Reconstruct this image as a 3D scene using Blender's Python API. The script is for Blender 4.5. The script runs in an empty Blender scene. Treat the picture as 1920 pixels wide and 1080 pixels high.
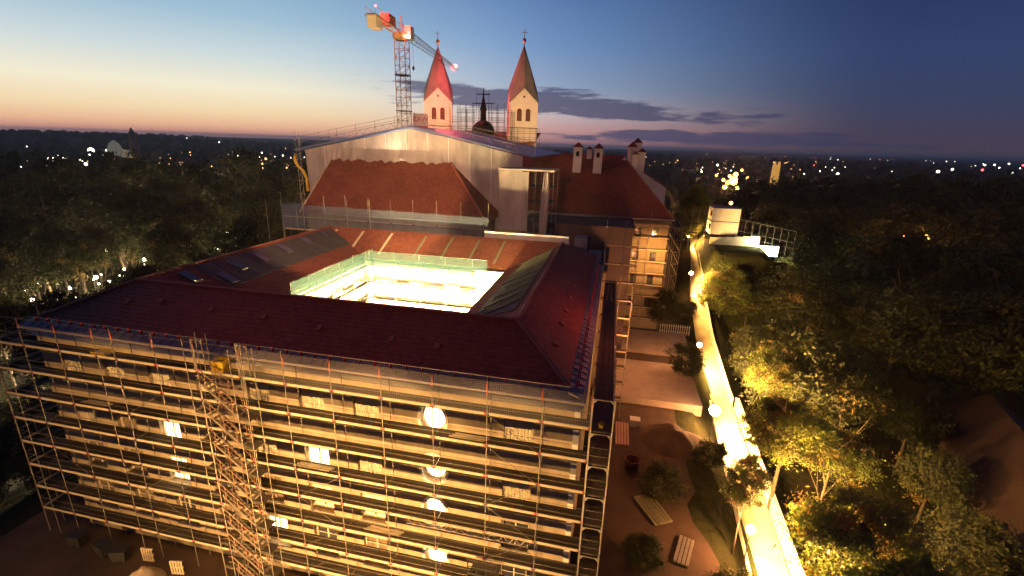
import bpy, math, random
from mathutils import Vector, Matrix, noise
random.seed(11)
R = math.radians
scene = bpy.context.scene
COL = scene.collection

# ------------------------------------------------------------------ camera
cam_d = bpy.data.cameras.new('camera'); cam = bpy.data.objects.new('camera', cam_d); COL.objects.link(cam)
cam_d.sensor_width = 36.0; cam_d.lens = 36.0 * 879.0 / 1920.0
cam_d.clip_start = 0.1; cam_d.clip_end = 30000
def _axes():
    p, r = R(17.1), R(1.75)
    up = Vector((math.sin(r)*math.cos(p), -math.cos(r)*math.cos(p), -math.sin(p)))
    v = Vector((1160-960, 277-540, 879)).normalized()
    Y = (v - up*v.dot(up)).normalized(); X = Y.cross(up)
    return Matrix((X, Y, up))
A = _axes()
cr, cu, cb = A @ Vector((1,0,0)), A @ Vector((0,-1,0)), A @ Vector((0,0,-1))
M = Matrix((cr, cu, cb)).transposed().to_4x4(); M.translation = Vector((0,0,30.3))
cam.matrix_world = M
scene.camera = cam

# ------------------------------------------------------------------ dusk sky
world = bpy.data.worlds.new('World'); scene.world = world; world.use_nodes = True
nt = world.node_tree; nt.nodes.clear()
def N(nt, t, **k):
    n = nt.nodes.new(t)
    for a, b in k.items(): setattr(n, a, b)
    return n
def MATH(nt, op, a, b=None, c=None, clamp=False):
    n = N(nt, 'ShaderNodeMath', operation=op, use_clamp=clamp)
    for i, v in enumerate((a, b, c)):
        if v is None: continue
        if isinstance(v, (int, float)): n.inputs[i].default_value = v
        else: nt.links.new(v, n.inputs[i])
    return n.outputs[0]
def RAMP(nt, fac, stops, interp='LINEAR'):
    n = N(nt, 'ShaderNodeValToRGB'); cr_ = n.color_ramp; cr_.interpolation = interp
    while len(cr_.elements) < len(stops): cr_.elements.new(0.5)
    for e, (p, c) in zip(cr_.elements, stops):
        e.position = p; e.color = (c[0], c[1], c[2], 1)
    nt.links.new(fac, n.inputs[0]); return n.outputs[0]
def MIX(nt, fac, a, b, mode='MIX'):
    n = N(nt, 'ShaderNodeMix', data_type='RGBA', blend_type=mode)
    for i, v in ((0, fac), (6, a), (7, b)):
        if isinstance(v, (int, float)): n.inputs[i].default_value = v
        elif isinstance(v, tuple): n.inputs[i].default_value = (v[0], v[1], v[2], 1)
        else: nt.links.new(v, n.inputs[i])
    return n.outputs[2]
def s2l(r, g, b):
    f = lambda c: (c/255/12.92 if c/255 <= .04045 else ((c/255+.055)/1.055)**2.4)
    return (f(r), f(g), f(b))
tc = N(nt, 'ShaderNodeTexCoord'); sx = N(nt, 'ShaderNodeSeparateXYZ'); nt.links.new(tc.outputs['Generated'], sx.inputs[0])
X, Y, Z = sx.outputs
elev = MATH(nt, 'MULTIPLY', MATH(nt, 'ARCSINE', Z), 57.2958)
az0 = MATH(nt, 'MULTIPLY', MATH(nt, 'ARCTAN2', X, Y), 57.2958)          # 0 = along the long axis of the hill
az = MATH(nt, 'ADD', az0, 12.8)                                         # 0 = heading of the wide view
e = MATH(nt, 'DIVIDE', MATH(nt, 'ADD', elev, 2.0), 62.0, clamp=True)    # -2..60 deg
def P_(d): return (d+2)/62.0
left = RAMP(nt, e, [(0, s2l(200,120,112)), (P_(0), s2l(226,150,136)), (P_(1.0), s2l(250,196,156)), (P_(2.2), s2l(255,226,180)),
                    (P_(4.5), s2l(253,245,218)), (P_(7.5), s2l(212,226,228)), (P_(11), s2l(164,198,220)), (P_(16), s2l(126,166,204)), (P_(30), s2l(52,92,150)), (1, s2l(22,40,84))])
mid = RAMP(nt, e, [(0, s2l(150,110,120)), (P_(0), s2l(172,122,130)), (P_(1.6), s2l(222,168,165)), (P_(3.2), s2l(214,196,200)),
                   (P_(6), s2l(158,178,208)), (P_(10), s2l(120,158,206)), (P_(16), s2l(86,124,182)), (P_(30), s2l(36,62,118)), (1, s2l(18,30,66))])
right = RAMP(nt, e, [(0, s2l(60,52,66)), (P_(0), s2l(74,66,82)), (P_(2), s2l(66,64,88)), (P_(5), s2l(54,66,100)),
                     (P_(9), s2l(48,66,110)), (P_(16), s2l(34,50,92)), (P_(30), s2l(22,34,68)), (1, s2l(14,22,48))])
# azimuth weights; the after-glow fades away from the sunset on both sides, so the sky behind is the dark one
a_abs = MATH(nt, 'ABSOLUTE', MATH(nt, 'ADD', az, 40.0))                 # distance from the sunset
a_lm = N(nt, 'ShaderNodeMapRange', interpolation_type='SMOOTHSTEP'); nt.links.new(a_abs, a_lm.inputs[0]); a_lm.inputs[1].default_value = 12; a_lm.inputs[2].default_value = 50
a_mr = N(nt, 'ShaderNodeMapRange', interpolation_type='SMOOTHSTEP'); nt.links.new(a_abs, a_mr.inputs[0]); a_mr.inputs[1].default_value = 34; a_mr.inputs[2].default_value = 78
sky = MIX(nt, a_mr.outputs[0], MIX(nt, a_lm.outputs[0], left, mid), right)
# long flat cloud bank, in direction space
cv = N(nt, 'ShaderNodeCombineXYZ')
nt.links.new(MATH(nt, 'MULTIPLY', az, 0.085), cv.inputs[0]); nt.links.new(MATH(nt, 'MULTIPLY', elev, 0.62), cv.inputs[1])
nz = N(nt, 'ShaderNodeTexNoise'); nz.inputs['Scale'].default_value = 1.5; nz.inputs['Detail'].default_value = 8; nz.inputs['Roughness'].default_value = .62
nt.links.new(cv.outputs[0], nz.inputs['Vector'])
def bump(v, c, w):   # 1 at c falling to 0 at +-w
    d = MATH(nt, 'DIVIDE', MATH(nt, 'SUBTRACT', v, c), w)
    return MATH(nt, 'SUBTRACT', 1.0, MATH(nt, 'MULTIPLY', d, d), clamp=True)
warp = MATH(nt, 'ADD', elev, MATH(nt, 'MULTIPLY', az, 0.045))
m1 = MATH(nt, 'MULTIPLY', bump(warp, 4.9, 1.7), bump(az, 0.0, 19.0))
m2 = MATH(nt, 'MULTIPLY', bump(warp, 4.4, 1.3), bump(az, 10.0, 22.0))
m3 = MATH(nt, 'MULTIPLY', bump(elev, 1.2, 1.0), bump(az, 22.0, 22.0))
mm = MATH(nt, 'MAXIMUM', MATH(nt, 'MAXIMUM', m1, m2), m3)
cl = N(nt, 'ShaderNodeMapRange', interpolation_type='SMOOTHSTEP')
nt.links.new(MATH(nt, 'ADD', nz.outputs[0], MATH(nt, 'MULTIPLY', mm, 0.40)), cl.inputs[0]); cl.inputs[1].default_value = 0.64; cl.inputs[2].default_value = 0.78
gate = MATH(nt, 'MULTIPLY', cl.outputs[0], MATH(nt, 'MULTIPLY', MATH(nt, 'GREATER_THAN', mm, 0.001), 0.88))
a_c = N(nt, 'ShaderNodeMapRange'); nt.links.new(az, a_c.inputs[0]); a_c.inputs[1].default_value = -25; a_c.inputs[2].default_value = 40
ccol = MIX(nt, a_c.outputs[0], s2l(100,100,134), s2l(46,54,88))
sky = MIX(nt, gate, sky, ccol)
# a faint physical twilight underneath
ns = N(nt, 'ShaderNodeTexSky', sky_type='NISHITA'); ns.sun_disc = False; ns.sun_elevation = R(-3.5); ns.sun_rotation = R(-52)
bg = N(nt, 'ShaderNodeBackground'); bg.inputs['Strength'].default_value = 0.93; nt.links.new(sky, bg.inputs[0])
bg2 = N(nt, 'ShaderNodeBackground'); bg2.inputs['Strength'].default_value = 0.05; nt.links.new(ns.outputs[0], bg2.inputs[0])
ad = N(nt, 'ShaderNodeAddShader'); nt.links.new(bg.outputs[0], ad.inputs[0]); nt.links.new(bg2.outputs[0], ad.inputs[1])
wo = N(nt, 'ShaderNodeOutputWorld'); nt.links.new(ad.outputs[0], wo.inputs[0])
scene.view_settings.view_transform = 'Standard'; scene.view_settings.look = 'None'
scene.view_settings.exposure = 0.0; scene.view_settings.gamma = 1.0
scene.view_settings.use_curve_mapping = False
try:
    scene.cycles.max_bounces = 6; scene.cycles.transparent_max_bounces = 12; scene.cycles.sample_clamp_indirect = 6.0
    scene.cycles.use_denoising = True
except Exception: pass

# ------------------------------------------------------------------ lamps (lamps of the place and added fill lights)
SODIUM = (1.0, .56, .14); WARM = (1.0, .57, .20); NEUTRAL = (1.0, .90, .70)
def light(kind, loc, power, color, target=None, size=None, cone=None, blend=.3, name='lamp'):
    d = bpy.data.lights.new(name, kind); d.energy = power; d.color = color
    if kind == 'SPOT': d.spot_size = R(cone); d.spot_blend = blend; d.shadow_soft_size = size or .15
    if kind == 'POINT': d.shadow_soft_size = size or .2
    o = bpy.data.objects.new(name, d); COL.objects.link(o); o.location = loc
    if target is not None:
        o.rotation_euler = (Vector(target)-Vector(loc)).to_track_quat('-Z', 'Y').to_euler()
    return o
# work floods on the neighbouring roof, aimed down at the scaffolded front
for x, tx, pw in ((-4, -5, 11500), (-12, -13, 22000), (-21, -20, 15000), (-31, -32, 5500)):
    light('SPOT', (x, 8.0, 29.5), pw, WARM, (tx, 22.9, 2.0), .35, 47, .35, 'work_flood')
for x, y, z, pw in ((-6, 6, 2, 7000), (-15, 6, 2, 17000), (-23, 5, 2, 8500), (-33, 5, 2, 3600)):  # added fill standing for warm light bounced up from the ground
    light('SPOT', (x, y, z), pw*2.2, (1.0,.54,.18), (x, 23, 8), .5, 104, .9, 'ground_bounce_fill')
# courtyard work floods
for x, y in ((-24.5, 45), (-15, 45.5), (-15, 37), (-24.5, 37)):
    light('POINT', (x, y, 11.0), 52000, (1.0, .74, .32), size=.35, name='courtyard_flood')
# warm flood on the wrapped rear building
light('SPOT', (-14, 6, 34), 105000, (1.0, .54, .30), (-34, 60, 23.5), .2, 31, .25, 'roof_flood_and_fill')
light('SPOT', (-22, -4, 44), 4200, (1.0, .30, .12), (-16, 32, 18), .4, 60, .9, 'roof_flood_and_fill')  # unseen red fill added for the front roof, not a flood of the site
light('SPOT', (-8, 6, 34), 30000, (1.0, .50, .32), (-18, 62, 24), .2, 34, .6, 'roof_flood_and_fill')
light('POINT', (4.6, 47.5, 12), 2600, (1.0,.36,.12), size=.3, name='flank_fill'); light('POINT', (4.6, 60, 9), 1800, (1.0,.40,.14), size=.3, name='flank_fill'); light('POINT', (2.9, 33, 19.5), 520, (1.0,.22,.12), size=.3, name='flank_fill')  # unseen lights added to warm and redden the right flank
light('SPOT', (12, 52, 27), 5200, (1.0,.50,.36), (6,98,24.5), .3, 30, .8, name='dormer_fill')  # spot added only to brighten the dormer cheeks
# church flood from the nave roof
light('SPOT', (-18, 98, 33.5), 42000, (1.0, .58, .26), (-25, 130, 39), .2, 44, .5, 'church_flood')
light('SPOT', (-57, 100, 33.5), 34000, (1.0, .56, .26), (-49, 130, 39), .2, 44, .5, 'church_flood')

# ------------------------------------------------------------------ materials
MATS = {}
def mat(name, col, rough=.8, col2=None, scale=3.0, bumpv=0.0, metal=0.0, emit=None, estr=0.0, detail=6, trans=0.0, coords='Object', alpha=None, stretch=None, spec=None):
    if name in MATS: return MATS[name]
    m = bpy.data.materials.new(name); m.use_nodes = True; t = m.node_tree; b = t.nodes['Principled BSDF']
    b.inputs['Base Color'].default_value = (*col, 1); b.inputs['Roughness'].default_value = rough; b.inputs['Metallic'].default_value = metal
    if spec is not None: b.inputs['Specular IOR Level'].default_value = spec
    c = N(t, 'ShaderNodeTexCoord'); vec = c.outputs[coords]
    if stretch:
        mp = N(t, 'ShaderNodeMapping'); mp.inputs['Scale'].default_value = stretch; t.links.new(vec, mp.inputs[0]); vec = mp.outputs[0]
    if col2 is not None or bumpv:
        n = N(t, 'ShaderNodeTexNoise'); n.inputs['Scale'].default_value = scale; n.inputs['Detail'].default_value = detail; n.inputs['Roughness'].default_value = .6
        t.links.new(vec, n.inputs['Vector'])
        if col2 is not None:
            r = RAMP(t, n.outputs[0], [(.34, col), (.66, col2)])
            t.links.new(r, b.inputs['Base Color'])
        if bumpv:
            bp = N(t, 'ShaderNodeBump'); bp.inputs['Strength'].default_value = bumpv; bp.inputs['Distance'].default_value = .05
            t.links.new(n.outputs[0], bp.inputs['Height']); t.links.new(bp.outputs[0], b.inputs['Normal'])
    if emit is not None:
        b.inputs['Emission Color'].default_value = (*emit, 1); b.inputs['Emission Strength'].default_value = estr
    out = t.nodes['Material Output']
    if trans:
        tr = N(t, 'ShaderNodeBsdfTranslucent'); mx = N(t, 'ShaderNodeMixShader'); mx.inputs[0].default_value = trans
        src = b.inputs['Base Color']
        if src.links: t.links.new(src.links[0].from_socket, tr.inputs[0])
        else: tr.inputs[0].default_value = (*col, 1)
        t.links.new(b.outputs[0], mx.inputs[1]); t.links.new(tr.outputs[0], mx.inputs[2]); t.links.new(mx.outputs[0], out.inputs[0])
    if alpha is not None:
        tp = N(t, 'ShaderNodeBsdfTransparent'); mx2 = N(t, 'ShaderNodeMixShader')
        src = out.inputs[0].links[0].from_socket
        if callable(alpha): t.links.new(alpha(t, vec), mx2.inputs[0])
        else: mx2.inputs[0].default_value = alpha
        t.links.new(tp.outputs[0], mx2.inputs[1]); t.links.new(src, mx2.inputs[2]); t.links.new(mx2.outputs[0], out.inputs[0])
    MATS[name] = m; return m
def netmask(size, thick):
    def f(t, vec):
        s = N(t, 'ShaderNodeSeparateXYZ'); t.links.new(vec, s.inputs[0])
        o = None
        u = MATH(t, 'ADD', s.outputs[0], s.outputs[1])
        for k in (u, s.outputs[2]):
            v = MATH(t, 'LESS_THAN', MATH(t, 'MODULO', MATH(t, 'ABSOLUTE', k), size), thick)
            o = v if o is None else MATH(t, 'MAXIMUM', o, v)
        return o
    return f
def tilemat(name, c1, c2, w=.28, rough=.75):
    """clay tiles: colour changes tile by tile, weathered in patches, small relief"""
    m = bpy.data.materials.new(name); m.use_nodes = True; t = m.node_tree; b = t.nodes['Principled BSDF']; b.inputs['Roughness'].default_value = rough
    c = N(t, 'ShaderNodeTexCoord')
    v = N(t, 'ShaderNodeTexVoronoi'); v.inputs['Scale'].default_value = 1/w; v.inputs['Randomness'].default_value = .35; t.links.new(c.outputs['Object'], v.inputs['Vector'])
    n = N(t, 'ShaderNodeTexNoise'); n.inputs['Scale'].default_value = .35; n.inputs['Detail'].default_value = 5; t.links.new(c.outputs['Object'], n.inputs['Vector'])
    sp = N(t, 'ShaderNodeSeparateXYZ'); t.links.new(v.outputs['Color'], sp.inputs[0])
    f = MATH(t, 'ADD', MATH(t, 'MULTIPLY', sp.outputs[0], .45), MATH(t, 'MULTIPLY', n.outputs[0], .75), clamp=True)
    t.links.new(RAMP(t, f, [(.25, c1), (.8, c2)]), b.inputs['Base Color'])
    bp = N(t, 'ShaderNodeBump'); bp.inputs['Strength'].default_value = .5; bp.inputs['Distance'].default_value = .03
    t.links.new(v.outputs['Distance'], bp.inputs['Height']); t.links.new(bp.outputs[0], b.inputs['Normal'])
    MATS[name] = m; return m
ROOF = tilemat('clay_tiles_new', (.22,.040,.018), (.36,.080,.034))
ROOF2 = tilemat('clay_tiles_old', (.16,.040,.022), (.25,.075,.036))
RIDGE = mat('ridge_clay', (.42,.16,.09), .8, (.30,.08,.05), 6)
PLASTER = mat('cream_plaster', (.40,.31,.20), .9, (.30,.23,.15), 1.3, .15, stretch=(1,1,.35))
PLASTER_W = mat('white_plaster', (.78,.72,.62), .9, (.66,.60,.50), .8, .1)
STONE = mat('pale_stone', (.55,.50,.40), .85, (.42,.37,.28), 2.2, .3)
STEEL = mat('galvanised_tube', (.40,.35,.29), .5, (.24,.21,.17), 9, 0, .55)
DECK = mat('deck_planks', (.045,.040,.024), .85, (.085,.055,.034), 1.2, .2, stretch=(.4,5,1))
TOE = mat('toe_board_wood', (.60,.50,.34), .8, (.48,.38,.24), 3)
ORANGE = mat('orange_paint', (.60,.12,.03), .6)
REDP = mat('red_paint', (.50,.04,.03), .6)
BLUEP = mat('blue_paint', (.06,.16,.34), .6)
ZINC = mat('bluish_sheet_metal', (.30,.25,.26), .6, (.22,.18,.20), 2, 0, .1)
TUBE = mat('dull_rail_tube', (.24,.20,.16), .5, (.16,.13,.10), 7, 0, .4)
DARKM = mat('dark_metal', (.05,.05,.05), .5, metal=.5)
MEMB = mat('dark_underlay', (.040,.045,.045), .7, (.065,.07,.065), 1.5)
BATTEN = mat('batten_wood', (.16,.17,.09), .8, (.24,.20,.11), 4)
FOIL = mat('cream_foil', (.62,.54,.38), .55, (.48,.40,.26), 2.5, .6, trans=.2)
BOARD = mat('boarded_pane', (.20,.14,.08), .8, (.13,.09,.05), 3)
GLASSD = mat('dark_window_glass', (.05,.05,.055), .12)
FRAME = mat('window_frame_paint', (.62,.56,.44), .6)
LIT = mat('lit_window', (.8,.7,.5), .6, emit=(1.0,.82,.48), estr=3.2)
LITDIM = mat('dim_lit_window', (.8,.6,.3), .6, emit=(1.0,.66,.22), estr=.9)
SHEET = mat('wrapping_sheet', (.60,.51,.46), .85, (.42,.34,.32), .6, .35, trans=.30, stretch=(1,1,.35), spec=.12)
SHEETTAPE = mat('sheet_seam_tape', (.76,.72,.70), .5)
ROOFSHEET = mat('blue_roof_sheet', (.10,.13,.28), .45, (.14,.17,.33), .6, .4)
NETBLUE = mat('pale_debris_net', (.20,.24,.30), .9, (.14,.18,.24), .9, 0, trans=.25, alpha=.5, spec=.1)
NETGREEN = mat('green_debris_net', (.012,.06,.055), .8, (.02,.085,.075), 2, 0, trans=.08, alpha=.34)
NETGRID = mat('side_guard_mesh', (.26,.23,.20), .5, alpha=netmask(.115,.010))
CONC = mat('concrete', (.34,.29,.24), .9, (.24,.20,.17), .8, .2)
PINKC = mat('pinkish_slab', (.36,.27,.22), .9, (.27,.20,.16), .5, .2)
GROUND = mat('bare_earth', (.050,.028,.018), .95, (.085,.048,.028), .35, .4)
PATHM = mat('pale_gravel_path', (.40,.31,.19), .95, (.26,.20,.12), .55, .5)
WALLM = mat('rendered_parapet', (.66,.58,.42), .9, (.54,.46,.33), 1.0, .25)
LEAF = mat('leaf_green', (.040,.048,.010), .7, (.075,.075,.016), .4, trans=.35)
LEAFY = mat('leaf_yellow_green', (.10,.14,.020), .6, (.17,.17,.028), .5, trans=.35)
LEAFO = mat('leaf_turning', (.16,.09,.022), .6, (.20,.14,.03), .5, trans=.35)
LEAFD = mat('leaf_dark', (.022,.026,.008), .8, (.034,.036,.011), .3, trans=.25)
BARK = mat('bark', (.10,.075,.05), .95, (.06,.045,.03), 4, .6)
LAMPG = mat('lamp_glow_sodium', (1,.8,.5), .4, emit=(1.0,.72,.36), estr=70)
CITYW = mat('city_lamp_white', (1,1,1), .4, emit=(1.0,.88,.66), estr=7)
CITYO = mat('city_lamp_orange', (1,.6,.2), .4, emit=(1.0,.52,.16), estr=5)
REDL = mat('red_beacon', (1,.1,.1), .4, emit=(1.0,.13,.14), estr=7)
CRANE = mat('crane_yellow_paint', (.52,.36,.16), .6, (.42,.28,.12), 2)
COUNTER = mat('counterweight_concrete', (.66,.54,.36), .9, (.56,.45,.30), 1)
SPIRE = mat('weathered_copper_shingle', (.13,.125,.12), .7, (.20,.18,.16), .8, .4, stretch=(1,1,.3))
YEL = mat('yellow_plastic', (.75,.48,.03), .5)
HOUSEW = mat('town_wall', (.30,.25,.20), .9); HOUSER = mat('town_roof', (.14,.05,.035), .9)
WHITEP = mat('white_cabin_paint', (.62,.57,.52), .6, (.52,.47,.42), 1.0)
GRASSM = mat('lawn', (.045,.07,.015), .95, (.07,.10,.025), 1.2, .4)

# ------------------------------------------------------------------ mesh helpers
class MB:
    def __init__(s): s.v = []; s.f = []; s.m = []; s.cur = 0
    def quad(s, a, b, c, d): s.poly((a, b, c, d))
    def poly(s, pts):
        i = len(s.v); s.v += [tuple(p) for p in pts]; s.f.append(tuple(range(i, i+len(pts)))); s.m.append(s.cur)
    def box(s, x0, x1, y0, y1, z0, z1):
        i = len(s.v)
        s.v += [(x0,y0,z0),(x1,y0,z0),(x1,y1,z0),(x0,y1,z0),(x0,y0,z1),(x1,y0,z1),(x1,y1,z1),(x0,y1,z1)]
        for f in ((0,3,2,1),(4,5,6,7),(0,1,5,4),(1,2,6,5),(2,3,7,6),(3,0,4,7)):
            s.f.append(tuple(i+k for k in f)); s.m.append(s.cur)
    def prism(s, pts, d):
        """polygon pts extruded by vector d"""
        n = len(pts); i = len(s.v); d = Vector(d)
        s.v += [tuple(Vector(p)) for p in pts] + [tuple(Vector(p)+d) for p in pts]
        s.f.append(tuple(range(i+n-1, i-1, -1))); s.m.append(s.cur)
        s.f.append(tuple(range(i+n, i+2*n))); s.m.append(s.cur)
        for k in range(n):
            l = (k+1) % n; s.f.append((i+k, i+l, i+n+l, i+n+k)); s.m.append(s.cur)
    def bar(s, p, q, r, n=6, r2=None):
        p, q = Vector(p), Vector(q); d = (q-p)
        if d.length < 1e-6: return
        d.normalize(); a = d.orthogonal().normalized(); b = d.cross(a); i = len(s.v); r2 = r if r2 is None else r2
        for c, rr in ((p, r), (q, r2)):
            for k in range(n):
                t = 2*math.pi*k/n; s.v.append(tuple(c + a*rr*math.cos(t) + b*rr*math.sin(t)))
        for k in range(n):
            l = (k+1) % n; s.f.append((i+k, i+l, i+n+l, i+n+k)); s.m.append(s.cur)
        s.f.append(tuple(i+k for k in range(n-1, -1, -1))); s.m.append(s.cur); s.f.append(tuple(i+n+k for k in range(n))); s.m.append(s.cur)
    def lathe(s, c, prof, n=16):
        c = Vector(c); i = len(s.v)
        for (r, z) in prof:
            for k in range(n): t = 2*math.pi*k/n; s.v.append((c.x+r*math.cos(t), c.y+r*math.sin(t), c.z+z))
        for j in range(len(prof)-1):
            for k in range(n):
                l = (k+1) % n; s.f.append((i+j*n+k, i+j*n+l, i+(j+1)*n+l, i+(j+1)*n+k)); s.m.append(s.cur)
    def mesh(s, name, mats, smooth=False, off=None):
        me = bpy.data.meshes.new(name)
        v = s.v if off is None else [(a-off[0], b-off[1], c-off[2]) for a, b, c in s.v]
        me.from_pydata(v, [], s.f)
        for m in (mats if isinstance(mats, (list, tuple)) else [mats]): me.materials.append(m)
        if any(s.m): me.polygons.foreach_set('material_index', s.m)
        if smooth: me.polygons.foreach_set('use_smooth', [True]*len(s.f))
        me.update(); return me
def tag(o, label=None, cat=None, group=None, kind=None):
    if label: o['label'] = label
    if cat: o['category'] = cat
    if group: o['group'] = group
    if kind: o['kind'] = kind
    return o
def thing(name, loc, label, cat, group=None, rz=0):
    o = bpy.data.objects.new(name, None); COL.objects.link(o); o.empty_display_size = .3
    o.location = loc; o.rotation_euler = (0, 0, rz); return tag(o, label, cat, group)
def inst(name, me, parent, loc=(0,0,0), scale=(1,1,1), rot=(0,0,0), label=None):
    o = bpy.data.objects.new(name, me); COL.objects.link(o); o.parent = parent
    o.location = loc; o.scale = scale; o.rotation_euler = rot
    if label: o['label'] = label
    return o
def root_off(p):
    x = Vector((0,0,0))
    while p is not None: x += p.location; p = p.parent
    return x
def part(name, mb, mats, parent, smooth=False, label=None, kind=None):
    """mb in world coordinates; parents are unrotated"""
    off = root_off(parent)
    o = bpy.data.objects.new(name, mb.mesh(name, mats, smooth, off)); COL.objects.link(o); o.parent = parent
    return tag(o, label, kind=kind)
def lpart(name, mb, mats, parent, smooth=False, label=None, kind=None):
    """mb in the parent's own coordinates"""
    o = bpy.data.objects.new(name, mb.mesh(name, mats, smooth)); COL.objects.link(o); o.parent = parent
    return tag(o, label, kind=kind)
def single(name, mb, mats, label=None, cat=None, group=None, kind=None, smooth=False, loc=None):
    off = Vector(loc) if loc else Vector((0,0,0))
    o = bpy.data.objects.new(name, mb.mesh(name, mats, smooth, off)); COL.objects.link(o); o.location = off
    return tag(o, label, cat, group, kind)
def unit(name, fn, mats, smooth=False):
    b = MB(); fn(b); return b.mesh(name, mats, smooth)

# ------------------------------------------------------------------ terrain
def lerp(a, b, t): t = max(0, min(1, t)); t = t*t*(3-2*t); return a+(b-a)*t
PZ = [(-50,-4.4),(20,-3.3),(34,-3),(62,-2),(77,0),(91,3),(109,8),(125,10.5),(160,9),(260,-18),(400,-20)]
PL = [(-50,11.0),(34,13.8),(62,15.3),(76.5,15.4),(90.5,16),(109,17.9),(125,19.5),(160,24),(400,60)]
PRr = [(-50,15.0),(34.3,16.9),(60.4,17.8),(77.2,18.0),(91.3,18.6),(109.6,19.6),(125,21.5),(160,27),(400,64)]
def pw(tab, y):
    if y <= tab[0][0]: return tab[0][1]
    for (a, b), (c, d) in zip(tab, tab[1:]):
        if y <= c: return b+(d-b)*(y-a)/(c-a)
    return tab[-1][1]
def tz(x, y):
    pz, pl, pr_ = pw(PZ, y), pw(PL, y), pw(PRr, y)
    far = -22.0
    if y > 260 or x < -46:
        left = lerp(0, -10, (-46-x)/14) + lerp(0, -11, (-60-x)/30)
    else: left = 0.0
    z = left
    back = (y-165)/60
    if x > 11:
        if x < pl: z = lerp(0, pz, (x-11)/max(.5, pl-11))
        elif x <= pr_+.2: z = pz
        else:
            t = x-pr_-.2
            z = pz-.4 + lerp(0, -7, t/7) + lerp(0, -12-pz*.7, (t-7)/35)
            # raised terrace with the site cabins
            if 94 < y < 150 and t < 16: z = max(z, lerp(z, 11.2, 1-max(0, (t-11))/5) if y > 99 else lerp(z, 11.2, (y-94)/5))
    z = lerp(z, far, back)
    if z < far: z = far
    d = math.hypot(x, y)
    a = math.degrees(math.atan2(x, y))+12.8
    if d > 700:   # rolling wooded hills, higher to the left
        hl = lerp(1, .0, (a+10)/28)
        h = (18+hl*30)*max(0, noise.noise(Vector((x/1400, y/1400, 3.1)))+.25)*lerp(0, 1, (d-700)/1400)
        z += h*(.25+hl*.8) 
        if hl > 0: z = min(z, 30.3 - d*.0035)
    z += noise.noise(Vector((x/9, y/9, 0)))*.25*(0 if (-44 < x < 11 and y < 165) or d > 300 else 1)*(0 if pl-1 < x < pr_+1 and y<130 else 1)
    return z
def axis(lo, hi, c0, c1, st, g):
    a = []; x = c0
    while x <= c1: a.append(x); x += st
    s = st; x = a[-1]
    while x < hi: s *= g; x += s; a.append(x)
    s = st; x = c0; l = []
    while x > lo: s *= g; x -= s; l.append(x)
    return l[::-1]+a
xs = axis(-14000, 16000, -80, 60, 1.5, 1.13); ys = axis(-300, 26000, -20, 180, 2.0, 1.11)
tb = MB()
tb.v = [(x, y, tz(x, y)) for y in ys for x in xs]; nx = len(xs)
tb.f = [(j*nx+i, j*nx+i+1, (j+1)*nx+i+1, (j+1)*nx+i) for j in range(len(ys)-1) for i in range(nx-1)]; tb.m = [0]*len(tb.f)
gm = bpy.data.materials.new('terrain_cover'); gm.use_nodes = True; t = gm.node_tree; b = t.nodes['Principled BSDF']; b.inputs['Roughness'].default_value = 1; b.inputs['Specular IOR Level'].default_value = .1
c = N(t, 'ShaderNodeTexCoord'); n1 = N(t, 'ShaderNodeTexNoise'); n1.inputs['Scale'].default_value = .05; n1.inputs['Detail'].default_value = 12; t.links.new(c.outputs['Object'], n1.inputs[0])
t.links.new(RAMP(t, n1.outputs[0], [(.35, (.022,.028,.010)), (.5, (.045,.045,.018)), (.62, (.060,.040,.022))]), b.inputs['Base Color'])
n2 = N(t, 'ShaderNodeTexNoise'); n2.inputs['Scale'].default_value = 1.1; n2.inputs['Detail'].default_value = 8; t.links.new(c.outputs['Object'], n2.inputs[0])
bp = N(t, 'ShaderNodeBump'); bp.inputs['Strength'].default_value = .9; bp.inputs['Distance'].default_value = .35; t.links.new(n2.outputs[0], bp.inputs['Height']); t.links.new(bp.outputs[0], b.inputs['Normal'])
t.links.new(MIX(t, n2.outputs[0], t.nodes['Principled BSDF'].inputs['Base Color'].links[0].from_socket, (.012,.012,.005)), b.inputs['Base Color'])
single('ground', tb, gm, kind='structure', label='dark wooded hill and plain reaching to the horizon', smooth=True)
# bare yard round the quadrangle
yb = MB(); ys_ = [-5+2*k for k in range(51)]
for y0, y1 in zip(ys_, ys_[1:]):
    e_ = lambda y: 9.6+1.5*noise.noise(Vector((y*.21, 0, 4)))+.7*noise.noise(Vector((y*.9, 0, 7)))
    yb.quad((-44,y0,.02),(e_(y0),y0,.02),(e_(y1),y1,.02),(-44,y1,.02))
single('yard', yb, GROUND, kind='structure', label='bare reddish earth of the building site yard')
# courtyard floor
cf = MB(); cf.quad((-28,33.5,.04),(-10.9,33.5,.04),(-10.9,48.9,.04),(-28,48.9,.04))
single('courtyard_floor', cf, STONE, kind='structure', label='bright paved floor of the inner courtyard')
# path strip
pb = MB(); yy = [-40+2.5*k for k in range(66)]
for y0, y1 in zip(yy, yy[1:]):
    pb.quad((pw(PL,y0), y0, pw(PZ,y0)+.05), (pw(PRr,y0), y0, pw(PZ,y0)+.05), (pw(PRr,y1), y1, pw(PZ,y1)+.05), (pw(PL,y1), y1, pw(PZ,y1)+.05))
single('path', pb, PATHM, kind='structure', label='pale gravel path climbing between its walls')

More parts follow.
